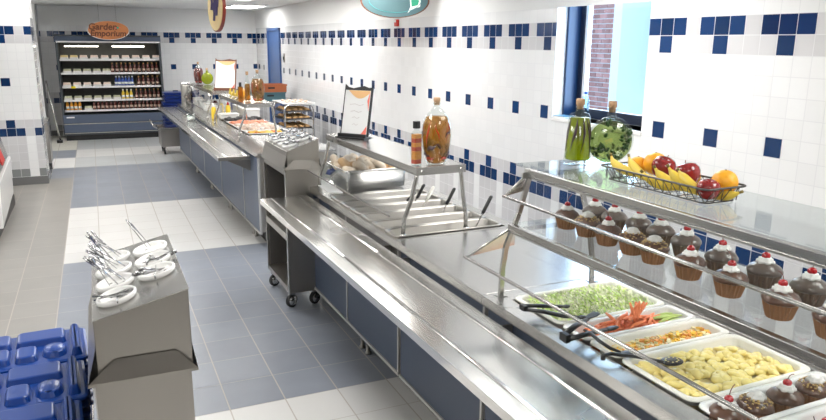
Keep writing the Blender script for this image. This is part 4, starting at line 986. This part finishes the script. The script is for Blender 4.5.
# cutlery carts -----------------------------------------------------
def cutlery(mb_unused=None): pass
cut0 = None
def put_cutlery(P, rot, label, group):
    global cut0
    if cut0 is None:
        b = MB(); b.tube([(0,0,-.05), (0,0,.02), (0,0,.05), (0,0,.068)], [.003, .0042, .0085, .005], 6, flat=.35)
        cut0 = single(b, 'cutlery', 'chrome', label, 'cutlery', (0,0,0), 'i', group); o = cut0
    else: o = dup(cut0, (0,0,0), label=label, group=group)
    o.location = P; o.rotation_euler = rot
def cutlery_cart(label, frame, x0, x1, y0, y1, ztl, zth, zf, cups, open_side, fwd):
    """x0 low side (aisle), x1 high side; near face y0; flange height zf"""
    t = thing('cutlery_cart', label, 'cart', ((x0+x1)/2, (y0+y1)/2, 0), frame)
    e = .0; zs = zf + .01
    b = MB()   # upper box with sloped top
    b.hexa([(x0, y0, zs), (x1, y0, zs), (x1, y1, zs), (x0, y1, zs), (x0, y0, ztl-.003), (x1, y0, zth-.003), (x1, y1, zth-.003), (x0, y1, ztl-.003)])
    b.build('upper_box', 'steel_dull', t, .002)
    sl = (zth-ztl)/(x1-x0)
    top = MB(); top.hexa([(x0-.002, y0-.002, ztl-.003), (x1+.002, y0-.002, zth-.003), (x1+.002, y1+.002, zth-.003), (x0-.002, y1+.002, ztl-.003), (x0-.002, y0-.002, ztl), (x1+.002, y0-.002, zth), (x1+.002, y1+.002, zth), (x0-.002, y1+.002, ztl)])
    tp = top.build('sloped_top', 'steel', t, .001)
    fx0, fx1, fy0, fy1 = x0-.028, x1+.012, y0-.014, y1+.014
    # mitred skirt
    sk = MB(); h = .062; i1 = .045
    sk.add([(fx0, fy0, zf), (fx1, fy0, zf), (fx1, fy1, zf), (fx0, fy1, zf), (x0+i1, y0-.004, zf+h), (x1-i1, y0-.004, zf+h), (x1-i1, y1+.004, zf+h), (x0+i1, y1+.004, zf+h)], [(0,1,5,4), (2,3,7,6)])
    sk.add([(fx0, fy0, zf), (fx0, fy1, zf), (x0-.002, y1, zf+h+.03), (x0-.002, y0, zf+h+.03)], [(0,1,2,3)])
    sk.add([(fx1, fy0, zf), (fx1, fy1, zf), (x1+.002, y1, zf+h), (x1+.002, y0, zf+h)], [(0,1,2,3)])
    sk.box(fx0, fx1, fy0, fy1, zf-.008, zf)
    sk.build('skirt', 'steel_dull', t)
    # cabinet: two side panels, back, shelves; open toward the aisle (x0)
    bx0, bx1, by0, by1 = x0-.010, x1-.006, y0, y1
    c = MB(); c.box(bx0, bx1, by0, by0+.012, .13, zf-.008); c.box(bx0, bx1, by1-.012, by1, .13, zf-.008); c.box(bx1-.01, bx1, by0+.012, by1-.012, .13, zf-.008)
    c.build('side_panel', 'steel_dull', t)
    for z0, z1 in ((.13, .165), (.525, .575), (zf-.045, zf-.009)): MB().box(bx0-.003, bx1-.011, by0+.012, by1-.012, z0, z1).build('shelf', 'steel_dull', t)
    MB().box(bx0+.02, bx1-.012, by1-.016, by1-.012, .165, zf-.045).build('inner_back', 'steel_dark', t)
    for yy in (by0+.001, by1-.013): MB().box(bx0-.004, bx0+.0, yy, yy+.03 if yy < by1-.1 else yy+.012, .13, zf-.009).build('door_edge', 'steel', t)
    for (cx, cy) in ((bx0+.03, by0+.07), (bx1-.03, by0+.07), (bx0+.03, by1-.07), (bx1-.03, by1-.07)):
        w_ = MB().lathe([(.048, -.013), (.05, -.006), (.05, .006), (.048, .013)], (cx, cy, .05), 20, rot=Matrix.Rotation(R(30), 3, 'Z') @ Matrix.Rotation(R(90), 3, 'X')).build('caster', 'rubber', t)
        MB().lathe([(.036, -.015), (.036, .015)], (cx, cy, .05), 16, rot=Matrix.Rotation(R(30), 3, 'Z') @ Matrix.Rotation(R(90), 3, 'X')).build('hub', 'steel_bright', w_)
        MB().box(cx-.024, cx+.024, cy-.025, cy+.025, .102, .13).build('fork', 'steel', w_)
    tw = (lambda p: Vector(p)) if frame == 'w' else (lambda p: toW(p))
    ang = math.atan(sl); RM = Matrix.Rotation(-ang, 3, 'Y')
    k = 0
    for (cx, cy, n, hh) in cups:
        cz = ztl + (cx-x0)*sl
        cpt = thing('cutlery_cup', cups_lab(label, k), 'cup', tuple(tw((cx, cy, cz-.0))), 'i', 'cutlery cups: ' + label, TH if frame == 'c' else 0)
        prof = [(.040, -.004), (.052, .000), (.0575, .007), (.058, .014), (.054, .018), (.049, .014), (.043, .004), (.0, .003)]
        MB().lathe(prof, n=32, rot=RM).build('rim', 'white_plastic', cpt)
        for q in range(3): MB().lathe([(0, .0033), (.0055, .0033), (.0055, .0042), (0, .0042)], (RM @ Vector((.026*math.cos(q*2.1), .026*math.sin(q*2.1), 0))), n=8, rot=RM).build('cup_hole', 'steel_dark', cpt)
        for j in range(n):
            a = rnd.uniform(0, 6.28); q = rnd.uniform(0, .022)
            P = tw((cx + q*math.cos(a) - (.026 if hh > .01 else .004), cy + q*math.sin(a), cz + .012 + hh*.75))
            put_cutlery(P, (rnd.gauss(.0, .22), rnd.gauss(-.75, .2), rnd.gauss(0, .4)) if hh > .01 else (1.4 + rnd.uniform(-.2, .2), rnd.uniform(-.4, .2), rnd.uniform(-1.5, 1.5)), 'shiny cutlery piece in the %s cup from the near end, %s' % (ords[k] if k < 9 else 'last', label.split(' with')[0]), 'cutlery in the %s cup, %s' % (ords[k] if k < 9 else 'last', label.split(' with')[0]))
        k += 1
    return t
def cups_lab(l, k): return 'white cup of cutlery, %s from the near end on the %s' % (ords[k] if k < 9 else 'last', l.split(' with')[0])
cy0 = 2.075
cutlery_cart('near cutlery cart with sloped steel top', 'w', -.060, .195, 2.0, 2.63, 1.175, 1.236, .993,
    [(.008, 2.108, 3, 0), (.008, 2.238, 7, .05), (.008, 2.370, 7, .05), (.008, 2.502, 7, .06), (.128, 2.215, 5, 0), (.128, 2.345, 4, .0), (.128, 2.478, 2, .06)], 'x0', 0)
cutlery_cart('middle cutlery cart with pile of wrapped cutlery', 'c', 1.205, 1.440, 4.80, 5.45, 1.178, 1.258, 1.050,
    [(1.268, 4.93, 9, .008), (1.268, 5.06, 9, .008), (1.268, 5.20, 9, .008), (1.268, 5.34, 9, .008), (1.375, 4.96, 8, .008), (1.375, 5.10, 9, .008), (1.375, 5.24, 9, .008), (1.375, 5.36, 7, .008)], 'x0', 0)

# blue tray stacks on a cart (bottom left) --------------------------
def tray_mesh():
    b = MB(); w2, d2 = .188, .148
    L = [rr(-w2, w2, -d2, d2, .02, .0), rr(-w2, w2, -d2, d2, .02, .008), rr(-w2+.008, w2-.008, -d2+.008, d2-.008, .018, .012)]
    b.loops(L, 0, True, True)
    return b
def pads(parent, mn='tray_blue'):
    def pad(x0, x1, y0, y1, h=.024, r=.018):
        b = MB(); L = [rr(x0, x1, y0, y1, r, .011), rr(x0+.007, x1-.007, y0+.007, y1-.007, r*.9, .011+h*.85), rr(x0+.010, x1-.010, y0+.010, y1-.010, r*.85, .011+h)]
        b.loops(L); return b.build('compartment', mn, parent, .004)
    pad(.132, .170, -.125, .128, .030, .012); pad(-.045, .122, .012, .128); pad(-.045, .030, -.122, -.008, .022); 
    o = pad(.040, .122, -.118, -.004, .020, .040); L = [rr(.052, .110, -.100, -.022, .027, .0305), rr(.056, .106, -.094, -.028, .024, .0335)]
    MB().loops(L, smooth=True).build('ring_emboss', mn, o)
    pad(-.172, -.055, .012, .128); pad(-.172, -.055, -.122, -.008)
tstacks = [('farthest', -.295, 2.700, .838), ('middle', -.297, 2.388, .838), ('nearest', -.302, 2.085, .838)]
for si, (nm_, x_, y_, zt_) in enumerate(tstacks):
    n = 7
    for k in range(n):
        z = zt_ - .012 - (n-1-k)*.030
        lab = ('blue compartment tray on top of the %s stack in the bottom left corner' % nm_) if k == n-1 else ('blue compartment tray number %s from the bottom of the %s stack at bottom left' % (['one','two','three','four','five','six'][k], nm_))
        if si == 0 and k == n-1:
            toptray = None
        t = thing('compartment_tray', lab, 'tray', (x_, y_, z), 'i', 'blue compartment trays at bottom left', R(3 if k == n-1 else rnd.uniform(1, 4)))
        tray_mesh().build('tray_base', 'tray_blue', t)
        if k == n-1: pads(t)
tc_ = thing('tray_cart', 'low steel cart carrying the stacks of blue trays at bottom left', 'cart', (-.30, 2.35, 0))
MB().box(-.52, -.105, 1.86, 2.84, .575, .606).build('deck', 'steel', tc_, .004)
MB().box(-.50, -.12, 1.88, 2.82, .12, .14).build('lower_deck', 'steel', tc_, .004)
for (a, b_) in ((-.50, 1.89), (-.13, 1.89), (-.50, 2.81), (-.13, 2.81)):
    MB().tube([(a, b_, .10), (a, b_, .575)], .012, 10).build('leg', 'steel', tc_)
    MB().lathe([(.05, -.012), (.05, .012)], (a, b_, .05), 18, rot=Matrix.Rotation(R(90), 3, 'Y')).build('caster', 'rubber', tc_)

# far tray cart -----------------------------------------------------
t = thing('tray_cart', 'steel cart at the far end holding a stack of blue trays', 'cart', (1.30, 12.95, 0))
MB().box(.97, 1.60, 12.72, 13.25, .14, .44).build('cabinet', 'steel_dull', t, .006)
MB().box(.94, 1.62, 12.70, 13.27, .44, .47).build('top', 'steel', t, .006)
MB().tube([(.94, 12.74, .46), (.86, 12.74, .50), (.84, 12.74, .56), (.84, 13.2, .56), (.86, 13.2, .50), (.94, 13.2, .46)], .012, 8).build('push_handle', 'steel', t)
for (a, b_) in ((1.02, 12.80), (1.55, 12.80), (1.02, 13.18), (1.55, 13.18)):
    w_ = MB().lathe([(.06, -.015), (.06, .015)], (a, b_, .06), 18, rot=Matrix.Rotation(R(80), 3, 'Y')).build('caster', 'rubber', t)
    MB().lathe([(.035, -.017), (.035, .017)], (a, b_, .06), 14, rot=Matrix.Rotation(R(80), 3, 'Y')).box(a-.02, a+.02, b_-.02, b_+.02, .10, .14).build('fork', 'steel', w_)
bt0 = None
for k in range(11):
    z = .47 + k*.054
    nmn = 'lowest' if k == 0 else 'topmost' if k == 10 else ['', 'second', 'third', 'fourth', 'fifth', 'sixth', 'seventh', 'eighth', 'ninth', 'tenth'][k] + ' from bottom'
    if bt0 is None:
        bt0 = thing('stacked_tray', 'dark blue tray, lowest of the stack on the far steel cart', 'tray', (1.30, 12.93, z), 'i', 'blue trays on the far cart')
        MB().loops([rr(-.24, .24, -.15, .15, .02, 0), rr(-.265, .265, -.17, .17, .03, .044), rr(-.27, .27, -.175, .175, .03, .046), rr(-.25, .25, -.155, .155, .03, .046)], cap0=True).build('tray_body', 'bin_blue', bt0)
    else: dup(bt0, (1.30 + rnd.uniform(-.006, .006) + (.03 if k > 7 else 0), 12.93, z), (0, 0, rnd.uniform(-.03, .03)), 'dark blue tray, %s of the stack on the far steel cart' % nmn)
# pole leaning left of fridge, small steel cart behind column
t = thing('mop_pole', 'thin steel pole leaning against the wall left of the fridge', 'pole', (-.68, 15.05, 0))
MB().tube([(-.68, 15.02, .04), (-.83, 15.2, 1.16)], .016, 8).build('shaft', 'steel', t); MB().box(-.74, -.64, 14.93, 15.08, 0, .05).build('foot_block', 'black', t, .006)
t = thing('steel_cart', 'small steel cart half hidden behind the tiled column', 'cart', (-.80, 11.7, 0))
MB().box(-.93, -.655, 11.5, 11.95, .74, .78).build('top', 'steel', t, .006); MB().box(-.92, -.665, 11.52, 11.93, .15, .74).build('cabinet', 'steel_dull', t)
for (a, b_) in ((-.70, 11.56), (-.88, 11.56), (-.70, 11.89), (-.88, 11.89)): MB().lathe([(.055, -.013), (.055, .013)], (a, b_, .055), 16, rot=Matrix.Rotation(R(90), 3, 'Y')).box(a-.015, a+.015, b_-.02, b_+.02, .09, .15).build('caster', 'rubber', t)
# left merchandiser case
t = thing('display_case', 'steel and white display case at the left edge of the picture', 'display case', (-1.3, 8.7, 0)); t.location.x -= .085
MB().hexa([(-1.6, 7.7, .12), (-.845, 7.7, .12), (-.915, 9.55, .12), (-1.6, 9.55, .12), (-1.6, 7.7, .56), (-.83, 7.7, .56), (-.90, 9.55, .56), (-1.6, 9.55, .56)]).build('lower_body', 'white_plastic', t, .006)
MB().hexa([(-1.6, 7.7, .57), (-.86, 7.7, .57), (-.92, 9.5, .57), (-1.6, 9.5, .57), (-1.6, 7.7, .92), (-.93, 7.7, .92), (-1.0, 9.5, .92), (-1.6, 9.5, .92)]).build('upper_body', 'steel', t, .006)
MB().hexa([(-.884, 8.5, .62), (-.872, 8.5, .62), (-.890, 8.9, .62), (-.902, 8.9, .62), (-.930, 8.5, .80), (-.918, 8.5, .80), (-.937, 8.9, .80), (-.949, 8.9, .80)]).build('red_decal', 'red', t)
MB().box(-1.55, -.90, 7.8, 9.45, .0, .12).build('plinth', 'black', t)

# ------------------------------------------------------------------ far counter fittings
metal_shelf(7.63, 9.20, 'far steel shelf on splayed legs holding oil bottles and fruit', 1.515, 1.83, 1.272)
metal_shelf(9.80, 12.0, 'farthest steel shelf, with the menu card standing on it', 1.53, 1.86, 1.265)
guard_glass('slanted glass guard under the farthest steel shelf', 9.9, 11.95, 1.54, 1.22, 1.42, 1.02)
amber_flask('amber oil flask with chillies on the far steel shelf', 1.70, 7.80, 1.273, .98)
t = thing('oil_bottle', 'slender clear bottle of golden oil on the far steel shelf', 'bottle', W((1.62, 7.95, 1.273)), 'i')
MB().lathe([(.034, 0), (.036, .01), (.036, .15), (.030, .20), (.014, .24), (.013, .29), (.016, .295)], n=18).build('glass', 'glass_bottle', t); MB().lathe([(.030, .008), (.032, .15), (.026, .19), (0, .191)], n=18).build('oil', 'oil_amber', t); MB().lathe([(.012, .285), (.016, .30), (.015, .325)], n=12).build('cork', 'cork', t)
t = thing('spice_bottle', 'small golden square bottle with black cap on the far steel shelf', 'bottle', W((1.575, 8.12, 1.273)), 'i')
MB().loops([rr(-.026, .026, -.026, .026, .008, 0), rr(-.026, .026, -.026, .026, .008, .15)], cap0=True).build('glass', 'oil_amber', t); MB().lathe([(.016, .15), (.016, .20)], n=12).build('cap', 'black', t)
for (u, v, r_, l_) in ((1.66, 8.45, .05, 'nearer'), (1.70, 8.62, .05, 'farther')):
    t = thing('orange', '%s orange of the pair on the far steel shelf' % l_, 'orange', W((u, v, 1.273+r_)), 'i'); MB().ell((0,0,0), r_, r_, r_, 16, 10).build('fruit', 'orange', t); MB().ell((0,0,r_), .005, .005, .003, 6, 4).build('stalk_scar', 'herb', t)
for i, (a, b_) in enumerate(((8.35, .0), (8.55, .03), (8.75, .02))):
    t = thing('banana', 'banana on the far steel shelf, %s from the near end' % ords[i], 'banana', (1.60, a, 1.29), 'c', 'bananas on the far shelf')
    MB().tube([(1.58, a-.02, 1.37), (1.58, a+.02, 1.31), (1.61, a+.09, 1.291), (1.64, a+.16, 1.31)], [.006, .018, .019, .006], 7).build('peel', 'banana', t)
amber_flask('dark red oil flask on the farthest steel shelf', 1.63, 11.55, 1.266, .95, 'oil_dark')
t = thing('oil_bottle', 'round green flask beside the dark red one on the farthest shelf', 'bottle', W((1.72, 11.3, 1.266)), 'i')
MB().ell((0,0,.095), .09, .05, .092, 18, 10).lathe([(.02, .17), (.016, .22)], n=12).build('glass', 'oil_green', t); MB().lathe([(.018, .22), (.018, .25)], n=10).build('cork', 'cork', t)
MB().ell((0,0,.085), .06, .03, .06, 12, 8, jit=.4).build('herbs', 'herb', bpy.data.objects[t.name])
menu_stand('menu stand with wavy wooden top and white card on the farthest steel shelf', 1.745, 10.0, 1.266, R(-30), .29, .385, m='sign_brown')
# food on the far counter
b_ = MB()
def chips(mb, n, u0, u1, v0, v1, z, s, m, sz=.5):
    for i in range(n):
        u, v = inside(u0, u1, v0, v1); mb.ell((u, v, z + rnd.random()*s), s*rnd.uniform(.7, 1.4), s*rnd.uniform(.7, 1.4), s*sz, 7, 5, m)
t0 = pan('food_pan', 'far white pan of yellow and red sliced peppers', 'food pan', 1.58, 2.08, 7.82, 8.12, .926, .04, 'white_plastic')
chips(b_, 120, 1.62, 2.04, 7.86, 8.08, .905, .022, 0); chips(b_, 50, 1.62, 2.04, 7.86, 8.08, .908, .018, 1)
single(b_, 'sliced_peppers', ['dice_yellow', 'red'], 'yellow and red sliced peppers in the far pan', 'peppers', (1.83, 7.97, .9), 'c')['kind'] = 'stuff'
t0 = pan('food_pan', 'far white pan of pale mushroom pieces', 'food pan', 1.58, 2.08, 8.15, 8.75, .926, .04, 'white_plastic')
b_ = MB(); chips(b_, 190, 1.62, 2.04, 8.19, 8.71, .905, .028, 0, .8); chips(b_, 60, 1.62, 2.04, 8.19, 8.71, .910, .024, 1, .8)
single(b_, 'mushroom_pieces', ['mushroom', 'cream'], 'pale pinkish mushroom pieces heaped in the far pan', 'mushrooms', (1.83, 8.45, .9), 'c')['kind'] = 'stuff'
t0 = pan('food_pan', 'far white pan of orange-pink salmon strips', 'food pan', 1.58, 2.08, 8.78, 9.18, .926, .04, 'white_plastic')
b_ = MB(); chips(b_, 120, 1.62, 2.04, 8.82, 9.14, .905, .03, 0, .5)
single(b_, 'salmon_strips', ['salmon'], 'orange-pink strips in the far pan behind the mushrooms', 'salmon', (1.83, 8.98, .9), 'c')['kind'] = 'stuff'
t0 = pan('food_pan', 'black pan of dark greens on the far counter', 'food pan', 1.58, 2.08, 9.21, 9.48, .930, .04, 'black')
b_ = MB(); chips(b_, 90, 1.62, 2.04, 9.24, 9.45, .915, .028, 0, .7); single(b_, 'dark_greens', ['rubber'], 'dark leaves heaped in the black pan', 'greens', (1.83, 9.35, .9), 'c')['kind'] = 'stuff'
for i, (u0, u1, v0_, v1_, h) in enumerate(((1.93, 2.12, 9.60, 10.5, .10), (1.60, 1.84, 9.58, 9.78, .05))):
    t = thing('white_container', ['long white lidded container behind the far shelf', 'low white tub beside the black pan on the far counter'][i], 'container', ((u0+u1)/2, (v0_+v1_)/2, ZC), 'c')
    MB().box(u0, u1, v0_, v1_, ZC, ZC+h).build('tub', 'white_plastic', t, .01); MB().box(u0-.006, u1+.006, v0_-.006, v1_+.006, ZC+h, ZC+h+.012).build('lid', 'white_plastic', t, .004)
for i, (u, v) in enumerate(((1.60, 9.95), (1.60, 10.35), (1.60, 10.75), (1.60, 11.15), (1.60, 11.55))):
    t = thing('white_bowl_stack', 'stack of white bowls behind the far glass guard, %s from the near end' % ords[i], 'bowls', W((u, v, ZC)), 'i', 'bowl stacks behind the far glass guard')
    b_ = MB(); MB().lathe([(.04, 0), (.085, .05), (.09, .055), (.082, .055), (.04, .01), (0, .01)], n=16).build('bowl', 'white_plastic', t)
    for k in range(1, 6): MB().lathe([(.06, .03+k*.018), (.085, .05+k*.018), (.09, .055+k*.018), (.082, .055+k*.018), (.05, .02+k*.018), (0, .02+k*.018)], n=16).build('bowl', 'white_plastic', t)
for i, (u, v, mm) in enumerate(((1.52, 9.66, 'bottle_yellow'), (1.75, 9.68, 'bottle_yellow'), (1.45, 10.1, 'pack'), (1.46, 10.6, 'oil_dark'))):
    if i > 1: u = 1.72; v += .1
    t = thing('sauce_bottle', ['yellow sauce bottle nearest the aisle on the far counter', 'yellow sauce bottle beside the white tub', 'beige sauce bottle behind the far glass guard', 'dark sauce bottle behind the far glass guard'][i], 'bottle', W((u, v + (.2 if i == 1 else 0), ZC)), 'i')
    MB().lathe([(.03, 0), (.032, .01), (.032, .13), (.016, .16)], n=14).build('body', mm, t); MB().lathe([(.018, .158), (.014, .175), (.004, .20)], n=10).build('nozzle', 'white_plastic' if i != 1 else 'red', t)
t = thing('thermos', 'tall steel flask with black lid at the far end of the counter', 'flask', W((1.50, 12.15, ZC)), 'i')
MB().lathe([(.075, 0), (.078, .01), (.078, .29), (.07, .31)], n=20).build('body', 'steel_dull', t); MB().lathe([(.072, .305), (.08, .315), (.08, .345), (.07, .35)], n=20).build('lid', 'steel_bright', t); MB().box(.078, .10, -.015, .015, .06, .26).build('handle', 'black', t, .004)
# staff side: bins, crates, bread rack
st = thing('work_table', 'steel work table behind the far counter below the crates', 'table', (2.85, 12.9, 0))
MB().box(2.40, 3.34, 12.6, 13.25, .84, .88).build('top', 'steel', st, .004)
for (a, b_) in ((2.44, 12.64), (3.30, 12.64), (2.44, 13.21), (3.30, 13.21)): MB().tube([(a, b_, 0), (a, b_, .84)], .02, 8).build('leg', 'steel', st)
def crate(name, label, x0, x1, y0, y1, z0, z1, m):
    t = thing(name, label, 'crate', ((x0+x1)/2, (y0+y1)/2, z0))
    b = MB(); w_ = .015
    b.box(x0, x1, y0, y1, z0, z0+w_); b.box(x0, x1, y1-w_, y1, z0+w_, z1-.02); b.box(x0, x0+w_, y0, y1-w_, z0+w_, z1-.02); b.box(x1-w_, x1, y0, y1-w_, z0+w_, z1-.02); b.box(x0+w_, x1-w_, y0, y0+w_, z0+w_, z1-.02)
    b.build('walls', m, t)
    r_ = MB(); r_.box(x0-.012, x1+.012, y0-.012, y0+.004, z1-.024, z1); r_.box(x0-.012, x1+.012, y1-.004, y1+.012, z1-.024, z1); r_.box(x0-.012, x0+.004, y0+.004, y1-.004, z1-.024, z1); r_.box(x1-.004, x1+.012, y0+.004, y1-.004, z1-.024, z1)
    r_.build('rim', m, t)
    h = MB(); h.box((x0+x1)/2-.06, (x0+x1)/2+.06, y0-.004, y0-.0005, z1-.075, z1-.045); h.build('hand_slot', 'shadow_void', t)
crate('plastic_crate', 'teal plastic crate on the work table under the rust-coloured crate', 2.60, 3.14, 12.66, 13.1, .88, 1.035, 'teal_bin')
crate('plastic_crate', 'rust-orange plastic crate topmost on the work table by the blue door', 2.62, 3.17, 12.68, 13.08, 1.035, 1.17, 'rust_crate')
crate('bus_bin', 'dark blue bin on the back of the far counter behind the shelves', 1.95, 2.10, 10.85, 11.45, ZC, ZC+.16, 'bin_blue')
rk = thing('bread_rack', 'low steel rack of bread trays standing by the right wall', 'rack', (2.90, 11.0, 0))
X0, X1, Y0, Y1 = 2.62, 3.08, 10.65, 11.35
for yy in (Y0, Y1):
    MB().tube([(X0, yy, .08), (X0, yy, .90), (X0+.02, yy, .955), (X0+.06, yy, .975), (X1-.06, yy, .975), (X1-.02, yy, .955), (X1, yy, .90), (X1, yy, .08)], .016, 8).build('frame', 'steel_bright', rk)
for z in (.18, .32, .46, .60, .74, .86): 
    MB().box(X0, X0+.03, Y0, Y1, z, z+.008).build('runner', 'steel', rk); MB().box(X1-.03, X1, Y0, Y1, z, z+.008).build('runner', 'steel', rk)
for (a, b_) in ((X0, Y0), (X1, Y0), (X0, Y1), (X1, Y1)): MB().lathe([(.04, -.012), (.04, .012)], (a, b_, .04), 14, rot=Matrix.Rotation(R(90), 3, 'Y')).build('caster', 'rubber', rk)
for i, z in enumerate((.328, .468, .608, .748, .868)):
    t = thing('bread_tray', 'sheet tray of bread rolls, %s from the bottom in the steel rack' % ords[i], 'tray', (2.85, 11.0, z), group='bread trays in the rack')
    MB().loops([rr(X0+.03, X1-.03, Y0+.02, Y1-.02, .02, z), rr(X0+.02, X1-.02, Y0+.01, Y1-.01, .02, z+.025), rr(X0+.03, X1-.03, Y0+.02, Y1-.02, .02, z+.004)], cap0=True).build('sheet', 'steel_dark', t)
    for a in range(4):
        for c_ in range(5):
            MB().ell((X0+.085+a*.097, Y0+.09+c_*.13, z+.028), .042, .052, .026, 10, 6).build('roll', 'flour' if i == 1 else 'bread', t)
t = thing('food_sheet', 'white sheet of pastries lying on top of the bread rack', 'tray', (2.85, 11.0, .992))
MB().box(X0-.02, X1+.02, Y0-.02, Y1+.02, .992, 1.006).build('board', 'white_plastic', t, .004)
for i in range(8): MB().ell((X0+.08+(i % 4)*.10, Y0+.15+(i//4)*.28, 1.02), .035, .04, .016, 10, 6).build('pastry', 'mushroom', t)
